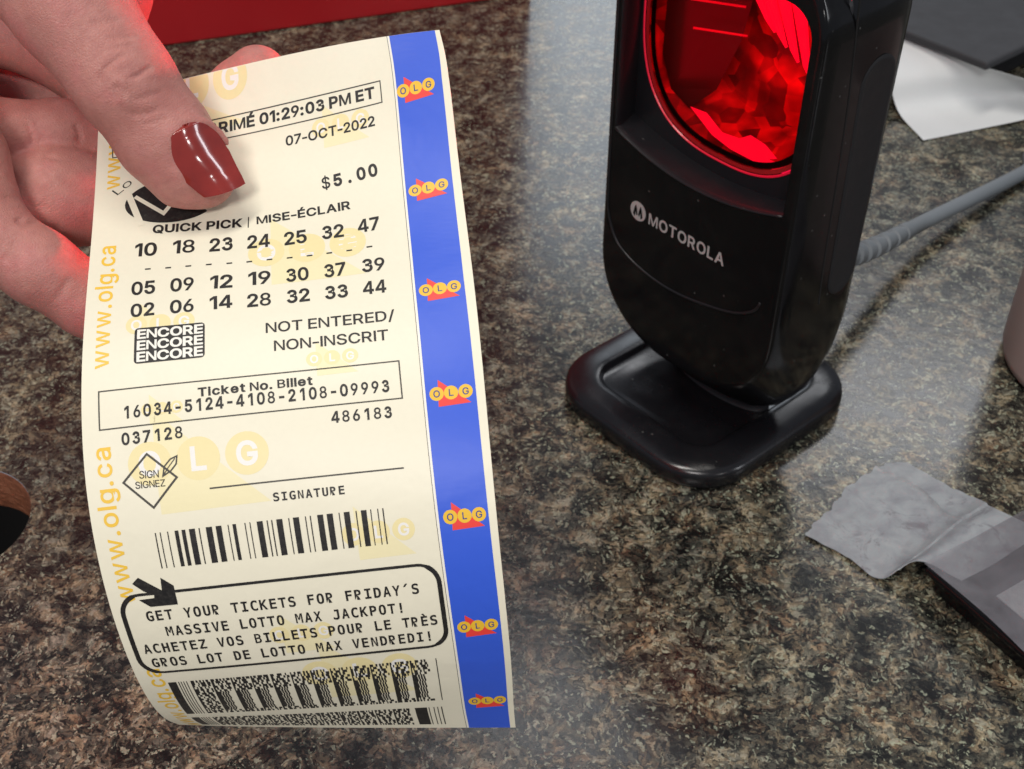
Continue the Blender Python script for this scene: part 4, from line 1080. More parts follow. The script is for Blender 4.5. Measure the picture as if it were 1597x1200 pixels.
    fl = Flat(); fl.poly([(p[0] / mm, p[2] / mm) for p in glass(0.9, 0)], [[(p[0] / mm, p[2] / mm) for p in glass(2.3, 0)][::-1]])
    mesh('lit_band', [(x * mm, (YG + 0.1) * mm, z * mm) for x, z in fl.v], fl.f, g_band, pane)
    fl = Flat(); fl.poly([(p[0] / mm, p[2] / mm) for p in glass(2.3, 0)], [[(p[0] / mm, p[2] / mm) for p in glass(4.3, 0)][::-1]])
    mesh('inner_gasket', [(x * mm, (YG + 0.8) * mm, z * mm) for x, z in fl.v], fl.f, M['black_gloss'], pane)
    # mirror plate and light pipes in the chamber
    mesh('mirror_plate', [(x * mm, y * mm, z * mm) for x, y, z in ((-32, -4, 168), (-4, 6, 168), (-8, 5, 140), (-14, 3, 122), (-21, -1, 114), (-28, -3, 119), (-32, -4, 130))], [tuple(range(7))], dm, ch)
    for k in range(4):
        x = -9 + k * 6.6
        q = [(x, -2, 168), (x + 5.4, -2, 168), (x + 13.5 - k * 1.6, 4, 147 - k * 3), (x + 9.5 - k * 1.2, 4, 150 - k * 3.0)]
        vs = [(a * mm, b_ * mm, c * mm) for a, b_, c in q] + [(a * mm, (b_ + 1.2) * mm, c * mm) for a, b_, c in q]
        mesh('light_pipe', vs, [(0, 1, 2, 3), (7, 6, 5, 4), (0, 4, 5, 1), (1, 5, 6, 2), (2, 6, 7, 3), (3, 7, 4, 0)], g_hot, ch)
    for k in range(3):
        z = 160 - k * 8.5
        vs, fs = tube([(-24 * mm + k * 2.2 * mm, -4.6 * mm, z * mm), (-8 * mm + k * 2 * mm, 2.5 * mm, (z + 0.6) * mm)], 0.35 * mm, 6)
        mesh('light_rib', vs, fs, g_rim, ch)
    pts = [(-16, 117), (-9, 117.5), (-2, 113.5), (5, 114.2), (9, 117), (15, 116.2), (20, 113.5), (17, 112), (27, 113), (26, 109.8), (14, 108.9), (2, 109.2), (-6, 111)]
    fl = Flat(); fl.poly(pts)  # emissive patch imitating LED light reflected on the chamber's curved bottom
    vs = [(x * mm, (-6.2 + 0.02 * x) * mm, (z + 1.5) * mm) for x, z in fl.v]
    mesh('led_reflection_patch', vs, fl.f, g_hot, ch)
    # the scanner's own red lamp, thrown at whatever is held before the window
    ld = bpy.data.lights.new('scan_lamp', 'SPOT'); ld.energy = 2.3; ld.color = (1.0, 0.05, 0.085)
    ld.spot_size = math.radians(78); ld.spot_blend = 0.5; ld.shadow_soft_size = 0.012
    lo_ = bpy.data.objects.new('scan_lamp', ld); COL.objects.link(lo_); lo_.parent = SC
    lo_.location = (-2 * mm, -5 * mm, 160 * mm); lo_.rotation_euler = Vector((-0.05, -1, -0.04)).to_track_quat('-Z', 'Y').to_euler()
    l2 = bpy.data.lights.new('chamber_lamp', 'AREA'); l2.shape = 'RECTANGLE'; l2.size = 0.052; l2.size_y = 0.044
    l2.energy = 0.011; l2.color = (1.0, 0.006, 0.06)
    o2 = bpy.data.objects.new('chamber_lamp', l2); COL.objects.link(o2); o2.parent = SC
    o2.location = (0.0, -0.0062, 0.143); o2.rotation_euler = Vector((0.0, 1, 0.001)).to_track_quat('-Z', 'Y').to_euler()
    # raised trim line round the lower panel
    path = [(-37.2, 165), (-37.2, 120), (-37.0, 85), (-36.2, 75), (-32, 66.3), (-25, 62), (-15, 59.8), (-5, 59.4), (5.4, 60.7), (19.2, 64.1), (26.5, 67.3), (31, 71), (32.6, 74.6)]
    c = catmull([(x, -20.05, z) for x, z in path], 6)
    vs, fs = tube([tuple(np.array(p) * mm) for p in c], 0.42 * mm, 8)
    mesh('trim_line', vs, fs, M['black_satin'], SC, True)
    # shelf lip
    c = [(x * mm, -20.05 * mm, (101.2 + 6.6 * (x / 35.6) ** 2 - 0.1) * mm) for x in np.linspace(-35.4, 35.4, 30)]
    vs, fs = tube(c, 0.40 * mm, 8)
    mesh('window_lip', vs, fs, M['black_satin'], SC, True)
    # side grips, one on each side: an inset rounded pad
    for s in (-1, 1):
        def pad(ins, x):
            p = []
            for k in range(13):
                an = math.radians(180 + 180 * k / 12); p.append((11.5 + (7.0 - ins) * math.cos(an), 76 + (8 - ins) * math.sin(an)))
            for k in range(13):
                an = math.radians(180 * k / 12); p.append((9.0 + (8.2 - ins) * math.cos(an), 143 + (8 - ins) * math.sin(an)))
            return [(s * (x - 0.0022 * max(0, y - 6) ** 2) * mm, y * mm, z * mm) for y, z in p]
        vs, fs = loft([pad(0, 38.4), pad(0, 39.55), pad(0.7, 39.85), pad(1.5, 39.75), pad(2.4, 39.55)])
        o = mesh('side_grip', vs, fs, M['black_rubber'], SC); fix_normals(o); smooth_by_angle(o, 35)
        c = [(s * 39.44 * mm, y * mm, z * mm) for y, z in ((-7.5, 172), (-6, 160), (-3.5, 138), (-1.5, 110), (0, 84), (1.5, 68))]
        vs, fs = tube(catmull([np.array(p) for p in c], 4), 0.3 * mm, 6)
        mesh('side_seam', vs, fs, M['dark_void'], SC)
    # maker's lettering and round emblem
    lm = mat('grey_print', (0.36, 0.355, 0.35), 0.45)
    fl = Flat(); fl.text('MOTOROLA', (-17.2, 79.4), (16.4, 79.9), 4.4, 0.04, down=False, gap=0.16)
    mesh('lettering', [(x * mm, -20.08 * mm, z * mm) for x, z in fl.v], fl.f, lm, SC)
    fl = Flat(); fl.disc((-22.3, 82.0), 3.6, 36)
    em = mesh('round_emblem', [(x * mm, -20.08 * mm, z * mm) for x, z in fl.v], fl.f, lm, SC)
    fl = Flat()
    for sx in (-1, 1):
        fl.poly([(-22.3 + sx * 0.12, 80.6), (-22.3 + sx * 0.55, 83.0), (-22.3 + sx * 1.15, 84.3), (-22.3 + sx * 1.7, 83.0), (-22.3 + sx * 2.25, 80.3),
                 (-22.3 + sx * 1.35, 79.4), (-22.3 + sx * 1.15, 81.6), (-22.3 + sx * 0.7, 80.2)])
    mesh('emblem_mark', [(x * mm, -20.14 * mm, z * mm) for x, z in fl.v], fl.f, M['black_gloss'], em)
build_scanner()

# ------------------------------------------------------------------ grey cable from the scanner's back
def scl(x, y, z):
    a = math.radians(-50)
    return np.array([0.072 + x * mm * math.cos(a) - y * mm * math.sin(a), 0.346 + x * mm * math.sin(a) + y * mm * math.cos(a), z * mm])
def build_cable():
    g = plastic('grey_cable_jacket', (0.17, 0.19, 0.205), 0.5, 0.1)
    p_end = at_height(1597, 269, 0.0045); q = at_height(1700, 205, 0.0042)
    p_mid = at_height(1450, 342, 0.012)
    p_rel = at_height(1352, 391, 0.026)
    s = scl(2, 22, 48)
    path = catmull([s, (s + p_rel) / 2 + np.array([0, 0, 0.002]), p_rel, p_mid, p_end, q, q + np.array([0.3, 0.12, 0])], 10)
    vs, fs = tube([tuple(p) for p in path], 0.0033, 18)
    o = mesh('scanner_cable', vs, fs, g, None, True)
    tag(o, 'grey cable running from the back of the scanner across the counter', 'cable')
    # ribbed strain relief
    rel = []
    rad = []
    d0 = np.array(path[6]); i1 = next(i for i in range(len(path)) if np.linalg.norm(np.array(path[i]) - p_mid) < 1e-6)
    sub = path[6:i1 - 2]
    n = len(sub)
    fine = catmull(sub, 9)
    m = len(fine)
    for i, p in enumerate(fine):
        t = i / (m - 1)
        r = 0.0060 - 0.0022 * t
        if 0.1 < t < 0.95: r -= 0.0017 * (1 if math.sin(t * 2 * math.pi * 12) > 0.35 else 0)
        rad.append(r)
    vs, fs = tube([tuple(p) for p in fine], rad, 16)
    r_ = mesh('strain_relief', vs, fs, g, o, False); smooth_by_angle(r_, 60)
build_cable()

# ------------------------------------------------------------------ white paper, dark grey device, beige cup, tray and tape
def build_device():
    m1 = plastic('dark_grey_device_top', (0.045, 0.046, 0.05), 0.62, 0.1, spec=0.25)
    c = at_height(1541, 99, 0.034); l = at_height(1424, 53, 0.034); r = at_height(1597, 62, 0.034)
    dl = (l - c)[:2]; dr = (r - c)[:2]
    dl = dl / np.linalg.norm(dl); dr = dr - dl * (dr @ dl); dr = dr / np.linalg.norm(dr)
    t = thing('card_terminal', 'dark grey flat-topped device with black sides beyond the white paper', 'device', (c[0], c[1], 0))
    o = box_mesh('device_base', dl * 0.022 + dr * 0.018, dl * 0.145, dr * 0.205, 0.029, M['black_satin'], t, 0.0005)
    o = box_mesh('device_top', (0, 0), dl * 0.17, dr * 0.23, 0.0045, m1, t, 0.0295)
    return c, dl, dr
DEV = build_device()

def patch(grid, nu=40, nv=30):
    """smooth surface through a small grid of points (rows x columns)"""
    G = [catmull(r, nu // (len(r) - 1)) for r in grid]
    cols = list(zip(*G))
    out = [catmull(c, nv // (len(c) - 1)) for c in cols]
    return np.array(out).transpose(1, 0, 2)

def sheet_mesh(name, P, thick, material, parent=None, smooth=True):
    nv, nu = P.shape[:2]
    dv = np.gradient(P, axis=0); du = np.gradient(P, axis=1)
    n = np.cross(du, dv); n /= np.linalg.norm(n, axis=-1, keepdims=True)
    if n[..., 2].mean() < 0: n = -n
    A = P.reshape(-1, 3); B = (P - n * thick).reshape(-1, 3)
    k = nu * nv; fs = []
    for j in range(nv - 1):
        for i in range(nu - 1):
            q = (j * nu + i, j * nu + i + 1, (j + 1) * nu + i + 1, (j + 1) * nu + i)
            fs.append(q); fs.append(tuple(t + k for t in q[::-1]))
    rim = [i for i in range(nu)] + [j * nu + nu - 1 for j in range(1, nv)] + [(nv - 1) * nu + i for i in range(nu - 2, -1, -1)] + [j * nu for j in range(nv - 2, 0, -1)]
    for a, b in zip(rim, rim[1:] + rim[:1]): fs.append((a, b, b + k, a + k))
    o = mesh(name, np.concatenate([A, B]), fs, material, parent)
    fix_normals(o)
    if smooth: smooth_by_angle(o, 50)
    return o

def build_paper():
    pm = paper_mat('white_office_paper', (0.66, 0.68, 0.68), 0.6)
    z0 = 0.0006
    r0 = [at_height(1440, 219, z0), at_height(1520, 203, z0), at_height(1597, 187, z0 + 0.001), at_height(1690, 166, z0 + 0.002)]
    r1 = [at_height(1401, 174, 0.003), at_height(1500, 160, 0.005), at_height(1597, 150, 0.006), at_height(1690, 140, 0.006)]
    r2 = [at_height(1388, 118, 0.018), at_height(1480, 118, 0.019), at_height(1570, 128, 0.017), at_height(1690, 134, 0.012)]
    r3 = [at_height(1388, 47, 0.029), at_height(1470, 83, 0.028), at_height(1552, 110, 0.027), at_height(1690, 150, 0.018)]
    off = np.array([-DEV[1][1] * 0, -0.002, 0])
    P = patch([r0, r1, r2, r3], 60, 48)
    o = sheet_mesh('paper_sheet', P, 0.00012, pm)
    tag(o, 'blank white paper sheet curling up against the dark grey device', 'paper')
build_paper()

def build_cup():
    cm = mat('beige_plastic', (0.36, 0.285, 0.27), 0.45)
    v = objcoord(cm)
    bump(cm, noise(cm, v, 900, 3).outputs[0], 0.08, 0.0003)
    t = thing('plastic_cup', 'pinkish beige plastic cup cut off by the right edge of the counter view', 'cup', (0.2335, 0.366, 0))
    R = 0.0425
    prof = [(R - 0.007, 0.0004), (R - 0.003, 0.0008), (R - 0.001, 0.0025), (R, 0.006), (R + 0.0005, 0.05), (R + 0.001, 0.092), (R + 0.0002, 0.0935), (R - 0.0015, 0.0935), (R - 0.003, 0.09), (R - 0.004, 0.008), (0.0005, 0.006)]
    vs, fs = lathe(prof, 80)
    o = mesh('cup_body', vs, fs, cm, t); smooth_by_angle(o, 40)
build_cup()

def build_tray():
    c = at_height(1441, 886, 0.010); e1 = at_height(1597, 1022, 0.010); e2 = at_height(1597, 768, 0.010)
    d1 = (e1 - c)[:2]; d1 /= np.linalg.norm(d1)
    d2 = np.array([-d1[1], d1[0]])
    if d2 @ (e2 - c)[:2] < 0: d2 = -d2
    t = thing('black_tray', 'black shallow tray under clear plastic wrap at the right edge of the counter', 'tray', (c[0], c[1], 0))
    o = box_mesh('tray_body', d1 * 0.003 + d2 * 0.003, d1 * 0.20, d2 * 0.12, 0.0072, M['black_gloss'], t, 0.0004, 0.001)
    o = box_mesh('tray_edge', (0, 0), d1 * 0.206, d2 * 0.126, 0.0024, M['black_gloss'], t, 0.0078, 0.0009)
    # pale insert sheet lying on the tray, under the wrap
    ins = paper_mat('grey_white_insert', (0.50, 0.52, 0.52), 0.5)
    box_mesh('insert_card', d1 * 0.020 + d2 * 0.010, d1 * 0.14, d2 * 0.034, 0.0003, ins, t, 0.0104, 0)
    # wrinkled clear wrap
    wm_ = bpy.data.materials.new('clear_wrap'); wm_.use_nodes = True
    nt = wm_.node_tree; b = nt.nodes['Principled BSDF']
    b.inputs['Base Color'].default_value = (0.22, 0.21, 0.23, 1); b.inputs['Roughness'].default_value = 0.28
    tr = nt.nodes.new('ShaderNodeBsdfTransparent'); mx = nt.nodes.new('ShaderNodeMixShader')
    mx.inputs[0].default_value = 0.30
    vv = objcoord(wm_); nn = noise(wm_, vv, 40, 5, 0.6, 0.8)
    L(wm_, ramp(wm_, nn.outputs[0], [(0.35, 0.16), (0.65, 0.42)]), mx.inputs[0])
    nt.links.new(tr.outputs[0], mx.inputs[1]); nt.links.new(b.outputs[0], mx.inputs[2])
    nt.links.new(mx.outputs[0], nt.nodes['Material Output'].inputs[0])
    n = 60
    P = np.zeros((n, n, 3))
    ph = [(random.uniform(30, 160), random.uniform(-160, 160), random.uniform(0, 6)) for _ in range(10)]
    for j in range(n):
        for i in range(n):
            a = -0.0002 + 0.2064 * i / (n - 1); bq = -0.0002 + 0.1264 * j / (n - 1)
            xy = d1 * a + d2 * bq
            z = 0.0114 + 0.0010 * max(0, sum(math.sin(p * a + q * bq + r) for p, q, r in ph) / 3)
            P[j, i] = (xy[0], xy[1], z)
    o = sheet_mesh('clear_wrap', P, 0.00008, wm_, t)
    return c, d1, d2
TR = build_tray()

def build_tape():
    tm = mat('silver_tape', (0.2, 0.2, 0.2), 0.5)
    b = tm.node_tree.nodes['Principled BSDF']
    v = objcoord(tm)
    n1 = noise(tm, v, 120, 6, 0.65, 0.5); n2 = noise(tm, v, 700, 4, 0.6)
    colr = ramp(tm, n1.outputs[0], [(0.3, (0.20, 0.205, 0.225)), (0.55, (0.28, 0.30, 0.312)), (0.75, (0.33, 0.352, 0.36))])
    grime = noise(tm, v, 60, 8, 0.75, 1.5)
    colr = mixc(tm, ramp(tm, grime.outputs[0], [(0.56, 0.0), (0.64, 0.7)]), colr, (0.12, 0.105, 0.12))
    # grubby adhesive along the torn end
    L(tm, colr, b.inputs['Base Color'])
    bump(tm, n2.outputs[0], 0.25, 0.0006)
    def tp(x, y, h): return at_height(x, y, h)
    rows = [[tp(1257, 836, 0.0008), tp(1297, 790, 0.0010), tp(1357, 735, 0.0010), tp(1412, 721, 0.0012)],
            [tp(1322, 871, 0.0008), tp(1370, 815, 0.0016), tp(1425, 768, 0.0018), tp(1470, 755, 0.0016)],
            [tp(1372, 904, 0.0010), tp(1418, 858, 0.0030), tp(1470, 812, 0.0040), tp(1520, 778, 0.0036)],
            [tp(1430, 874, 0.0095), tp(1475, 852, 0.0106), tp(1525, 815, 0.0107), tp(1562, 797, 0.0106)],
            [tp(1500, 905, 0.0107), tp(1545, 882, 0.0107), tp(1595, 850, 0.0107), tp(1630, 830, 0.0107)]]
    P = patch(rows, 60, 60)
    nv, nu = P.shape[:2]
    R = np.random.default_rng(3)
    ph = [(R.uniform(60, 500), R.uniform(-500, 500), R.uniform(0, 6)) for _ in range(14)]
    for j in range(nv):
        for i in range(nu):
            x, y, z = P[j, i]
            w = sum(abs(math.sin(a * x + c * y + e)) for a, c, e in ph) / 14 - 0.6
            P[j, i, 2] = max(z + (0.0016 if j < nv * 0.62 else 0.0002) * w + (0.0004 if j < nv * 0.62 else -0.0002), 0.0006)
            # one long crease
            if i == int(nu * 0.72) and j < nv * 0.62: P[j, i, 2] += 0.0008
    # ragged ends
    for i in range(nu):
        k = 0.0005 * math.sin(i * 0.27) + 0.0004 * math.sin(i * 0.9 + 1) + R.uniform(-0.0003, 0.0003)
        P[0, i, :2] += (P[0, i, :2] - P[1, i, :2]) / np.linalg.norm(P[0, i, :2] - P[1, i, :2]) * k
    o = sheet_mesh('silver_tape', P, 0.00025, tm)
    tag(o, 'torn piece of wrinkled silver duct tape lapping from the counter onto the black tray', 'tape')
build_tape()

# ------------------------------------------------------------------ the hand
def sdf_cone(p, a, b, ra, rb, flat=1.0):
    """tapered capsule; flat < 1 squeezes it along the camera-to-ticket direction"""
    pa = p - a; ba = b - a
    if flat != 1.0:
        k = 1.0 / flat - 1.0
        ba0 = ba - FWD32 * (ba @ FWD32); ax = ba / np.linalg.norm(ba)
        w = FWD32 - ax * (FWD32 @ ax); w = (w / np.linalg.norm(w)).astype(np.float32)
        c = pa @ w
        pa = pa + c[..., None] * w * k
    h = np.clip((pa @ ba) / (ba @ ba), 0, 1)
    d = np.sqrt(((pa - h[..., None] * ba) ** 2).sum(-1)) - (ra + (rb - ra) * h)
    return d
FWD32 = FWD.astype(np.float32)

def smin(a, b, k):
    h = np.clip(0.5 + 0.5 * (b - a) / k, 0, 1)
    return b * (1 - h) + a * h - k * h * (1 - h)

def surface_nets(D, origin, h):
    nx, ny, nz = D.shape
    S = D < 0
    cs = [(i, j, k) for i in (0, 1) for j in (0, 1) for k in (0, 1)]
    sl = lambda A, o: A[o[0]:nx - 1 + o[0], o[1]:ny - 1 + o[1], o[2]:nz - 1 + o[2]]
    cnt = sum(sl(S, c).astype(np.int8) for c in cs)
    act = (cnt > 0) & (cnt < 8)
    idx = np.argwhere(act)
    ids = np.full(act.shape, -1, np.int64); ids[act] = np.arange(len(idx))
    val = {c: D[idx[:, 0] + c[0], idx[:, 1] + c[1], idx[:, 2] + c[2]] for c in cs}
    acc = np.zeros((len(idx), 3)); num = np.zeros(len(idx))
    for c in cs:
        for ax in range(3):
            if c[ax]: continue
            d = list(c); d[ax] = 1; d = tuple(d)
            a, b = val[c], val[d]
            m = (a < 0) != (b < 0)
            t = np.where(m, a / np.where(m, a - b, 1), 0)
            q = np.array(c, float)[None] + np.zeros((len(idx), 3)); q[:, ax] += t
            acc += np.where(m[:, None], q, 0); num += m
    V = origin + (idx + acc / num[:, None]) * h
    F = []
    for ax in range(3):
        o1, o2 = [(1, 2), (2, 0), (0, 1)][ax]
        a = S; b = np.roll(S, -1, ax)
        e = np.argwhere(a != b)
        ok = (e[:, ax] < D.shape[ax] - 1) & (e[:, o1] > 0) & (e[:, o2] > 0) & (e[:, o1] < D.shape[o1] - 1) & (e[:, o2] < D.shape[o2] - 1)
        e = e[ok]
        inside = S[e[:, 0], e[:, 1], e[:, 2]]
        def cell(d1, d2):
            c = e.copy(); c[:, o1] -= d1; c[:, o2] -= d2
            return ids[c[:, 0], c[:, 1], c[:, 2]]
        q = np.stack([cell(1, 1), cell(0, 1), cell(0, 0), cell(1, 0)], 1)
        q[~inside] = q[~inside][:, ::-1]
        F.append(q)
    F = np.concatenate(F)
    return V, F[(F >= 0).all(1)]

# chains of joints: photo pixel, depth (m), radius (mm), flattening
THUMB = [(-40, -185, .272, 17, 1), (35, -85, .263, 14.5, 1), (112, 12, .2575, 12.5, .95), (193, 126, .2575, 10.55, .9), (258, 217, .2625, 10.2, .82), (294, 264, .2652, 8.7, .80), (324, 281, .2672, 5.8, .8)]
INDEX = [(-150, -20, .297, 12, 1), (-70, 28, .292, 9.6, 1), (60, 64, .2935, 8.4, 1), (190, 150, .2965, 8.4, 1), (325, 192, .2970, 8.0, 1), (374, 146, .2930, 7.5, 1), (402, 119, .2905, 7.3, 1)]
MIDDLE = [(-170, 100, .293, 12, 1), (-80, 195, .2875, 9.4, 1), (20, 214, .2865, 8.2, 1), (92, 208, .2895, 7.8, 1), (210, 235, .2985, 7.6, 1)]
RING = [(-150, 250, .287, 11, 1), (-20, 335, .284, 11.4, 1), (92, 306, .2875, 11.8, 1), (190, 318, .2915, 10.0, 1), (290, 360, .293, 8.5, 1)]
PINKY = [(-125, 130, .268, 11.0, 1), (-62, 245, .2665, 9.6, 1), (-16, 366, .2685, 8.7, 1), (60, 417, .2705, 8.3, 1), (140, 470, .2755, 8.0, 1), (225, 518, .281, 7.0, 1)]
WEB = [(186, -80, .287, 9, 1), (193, -10, .286, 6.2, 1), (192, 24, .2865, 5.6, 1)]
PALM = [(-170, -20, .305, 15, 1), (-215, 110, .305, 16, 1), (-225, 230, .300, 15, 1), (-190, 190, .285, 12, 1)]
DEEP = [(-150, 120, .312, 12, 1), (0, 135, .309, 9, 1), (150, 190, .309, 8, 1)]
HEEL = [(-60, -200, .285, 18, 1), (-230, -40, .30, 22, 1), (-330, -160, .30, 25, 1), (-520, -360, .305, 27, 1)]

# nail outline (photo pixels) and its curved plate
NAIL_L = [(285, 199), (272, 207), (262, 224), (260, 243), (268, 264), (283, 282), (301, 298), (318, 308.5)]
NAIL_R = [(296, 195), (309, 197), (324, 206), (336, 221), (348, 239), (360, 254), (372, 271), (382, 287)]

def nail_halfwidth(s):
    return float(np.interp(s, [0, .012, .03, .06, .10, .16, .24, .34, .46, .6, .8, .93, 1], [3, 9, 15, 21.5, 27.5, 33.5, 39, 43, 45, 45, 41, 37, 34]))
def nail_px(s, t):
    """photo pixel of the plate: s from cuticle to free edge, t across"""
    c = np.array([np.interp(s, [0, .2, .5, .8, 1], [289, 294.5, 309, 330.5, 350.5]), np.interp(s, [0, .2, .5, .8, 1], [193.5, 213, 242, 273, 297.5])])
    w = nail_halfwidth(s)
    d = np.array([0.915, -0.40]) if s < 0.3 else np.array([np.interp(s, [.3, 1], [0.915, 0.95]), np.interp(s, [.3, 1], [-0.40, -0.32])])
    d = d / np.linalg.norm(d)
    sag = np.array([0.52, 0.85]) * (1 - t * t) * (4.0 * max(0, s - 0.9) / 0.1 - 1.0 * max(0, 0.25 - s) / 0.25)
    return c + d * w * t + sag
def thumb_depth(x, y):
    """depth of the bare thumb's skin along one line of sight"""
    zs = np.linspace(.235, .285, 501)
    p = (CAMPOS + zs[:, None] * ray(x, y)).astype(np.float32)
    d = None
    for (x0, y0, d0, r0, f0), (x1, y1, d1, r1, f1) in zip(THUMB[:-1], THUMB[1:]):
        e = sdf_cone(p, pt(x0, y0, d0).astype(np.float32), pt(x1, y1, d1).astype(np.float32), r0 * 1e-3, r1 * 1e-3, min(f0, f1))
        d = e if d is None else smin(d, e, 0.0025)
    k = np.argmax(d < 0)
    return float(zs[k]) if (d < 0).any() else None
_pts = [(s, thumb_depth(*nail_px(s, 0.0))) for s in np.linspace(0.02, 0.62, 13)]
_ps = np.array([p[0] for p in _pts]); _pd = np.array([p[1] for p in _pts])
_k = 0.0028                                         # gentle lengthwise curve of the plate
_b, _a = np.polyfit(_ps, _pd - _k * _ps ** 2, 1)
def _plate(s, t):
    x = t * nail_halfwidth(s) / 45.0
    return _a + _b * s + _k * s * s + 0.0020 * x * x + 0.0022 * x + 0.0012 * max(0.0, 1 - s / 0.07)
_lift = 0.0
for _s in np.linspace(0.1, 0.85, 12):
    for _t in np.linspace(-0.85, 0.85, 9):
        _d = thumb_depth(*nail_px(_s, _t))
        if _d is not None: _lift = max(_lift, float(_plate(_s, _t) - _d))
print('nail lift mm', _lift * 1000)
def nail_depth(s, t):
    return _plate(s, t) - min(_lift, 0.0013) - 0.0002

def nail_depth_px(x, y):
    # nearest spot on the plate
    best = None
    for s in np.linspace(0, 1, 41):
        for t in np.linspace(-1, 1, 13):
            q = nail_px(s, t)
            d = (q[0] - x) ** 2 + (q[1] - y) ** 2
            if best is None or d < best[0]: best = (d, nail_depth(s, t))
    return float(best[1])

def build_hand():
    h = 0.00075
    ch = {k: [(pt(x, y, d), r * 1e-3, f) for x, y, d, r, f in c] for k, c in
          dict(thumb=THUMB, index=INDEX, middle=MIDDLE, ring=RING, pinky=PINKY, web=WEB, deep=DEEP, palm=PALM, heel=HEEL).items()}
    allp = np.array([q[0] for c in ch.values() for q in c]); allr = max(q[1] for c in ch.values() for q in c)
    lo = allp.min(0) - 0.029; hi = allp.max(0) + 0.029
    lo[0] = max(lo[0], -0.19)
    dims = np.ceil((hi - lo) / h).astype(int) + 1
    ax = [np.arange(n, dtype=np.float32) * h + lo[i] for i, n in enumerate(dims)]
    D = np.full(tuple(dims), 1.0, np.float32)
    def chain(c, k=0.002, box=None):
        out = None
        for (a, ra, fa), (b, rb, fb) in zip(c[:-1], c[1:]):
            yield a.astype(np.float32), b.astype(np.float32), ra, rb, min(fa, fb)
    order = (('heel', .006), ('palm', .006), ('deep', .006), ('thumb', .007), ('web', .003), ('index', .0022), ('middle', .0014), ('ring', .0010), ('pinky', .0012))
    for nm, kk in order:
        first = True
        # each chain is blended along itself, then joined to the rest
        pts_ = np.array([q[0] for q in ch[nm]]); rr_ = max(q[1] for q in ch[nm]) + 0.013
        i0 = np.clip(((pts_.min(0) - rr_ - lo) / h).astype(int), 0, dims - 1); i1 = np.clip(((pts_.max(0) + rr_ - lo) / h).astype(int) + 1, 1, dims)
        if (i1 <= i0).any(): continue
        sl = tuple(slice(a, b) for a, b in zip(i0, i1))
        X, Y, Z = np.meshgrid(*(ax[i][i0[i]:i1[i]] for i in range(3)), indexing='ij')
        p = np.stack([X, Y, Z], -1)
        loc = None
        for a, b, ra, rb, f in chain(ch[nm]):
            d = sdf_cone(p, a, b, ra, rb, f)
            loc = d if loc is None else smin(loc, d, 0.0025)
        D[sl] = smin(D[sl], loc, kk) if nm != 'heel' else np.minimum(D[sl], loc)
    # fleshy ridge round the nail
    ridge = [tuple(nail_px(s, -1) + np.array([-3.5, 0.5])) for s in (0.62, 0.5, 0.38, 0.26, 0.16, 0.08)] + [tuple(nail_px(0.0, 0) + np.array([-1.5, -4.5]))] + \
            [tuple(nail_px(s, 1) + np.array([3.0, -2.0])) for s in (0.08, 0.16, 0.26, 0.38, 0.5)]
    rp = [pt(x, y, nail_depth_px(x, y) + 0.0009) for x, y in ridge]
    rp0 = np.array(rp)
    i0 = np.clip(((rp0.min(0) - .006 - lo) / h).astype(int), 0, dims - 1); i1 = np.clip(((rp0.max(0) + .006 - lo) / h).astype(int) + 1, 1, dims)
    sl = tuple(slice(a, b) for a, b in zip(i0, i1))
    p = np.stack(np.meshgrid(*(ax[i][i0[i]:i1[i]] for i in range(3)), indexing='ij'), -1)
    loc = None
    for a, b in zip(rp[:-1], rp[1:]):
        d = sdf_cone(p, a.astype(np.float32), b.astype(np.float32), 0.0009, 0.0009)
        loc = d if loc is None else np.minimum(loc, d)
    D[sl] = smin(D[sl], loc, 0.0022)
    V, F = surface_nets(D, lo, h)
    me = bpy.data.meshes.new('skin_tmp'); me.from_pydata(V.tolist(), [], F.tolist()); me.update()
    tmp = bpy.data.objects.new('skin_tmp', me); COL.objects.link(tmp)
    sm = tmp.modifiers.new('s', 'SMOOTH'); sm.iterations = 5; sm.factor = 0.5
    ss = tmp.modifiers.new('u', 'SUBSURF'); ss.levels = 1; ss.render_levels = 1
    bpy.context.view_layer.update()
    ev = tmp.evaluated_get(bpy.context.evaluated_depsgraph_get())
    m2 = bpy.data.meshes.new_from_object(ev)
    bpy.data.objects.remove(tmp); bpy.data.meshes.remove(me)
    n = len(m2.vertices)
    P = np.empty(n * 3, np.float32); m2.vertices.foreach_get('co', P); P = P.reshape(-1, 3)
    Nn = np.empty(n * 3, np.float32); m2.vertices.foreach_get('normal', Nn); Nn = Nn.reshape(-1, 3)
    disp = np.zeros(n)
    def groove(path, depth, width, dz):
        """press a crease (positive) or raise a fold (negative) along a line on the skin"""
        c = np.array(catmull([pt(x, y, dz) for x, y in path], 6))
        m = np.where((np.abs(P - c.mean(0)) < 0.03).all(1))[0]
        if not len(m): return
        best = np.full(len(m), 1e9)
        tt = np.zeros(len(m))
        for k in range(len(c) - 1):
            a, b = c[k], c[k + 1]
            pa = P[m] - a; ba = b - a
            hh = np.clip(pa @ ba / (ba @ ba), 0, 1)
            dd = pa - hh[:, None] * ba
            dd = dd - np.outer(dd @ FWD, FWD) * 0.97      # measured across the skin
            d = np.linalg.norm(dd, axis=1)
            tt = np.where(d < best, (k + hh) / (len(c) - 1), tt); best = np.minimum(best, d)
        fade = np.clip(np.minimum(tt, 1 - tt) * 5, 0.15, 1)
        front = np.clip(-(Nn[m] @ FWD) * 3, 0, 1)
        disp[m] -= 0.8 * depth * 1e-3 * np.exp(-(best / (width * 1e-3)) ** 2) * fade * front
    ZK = 0.2475
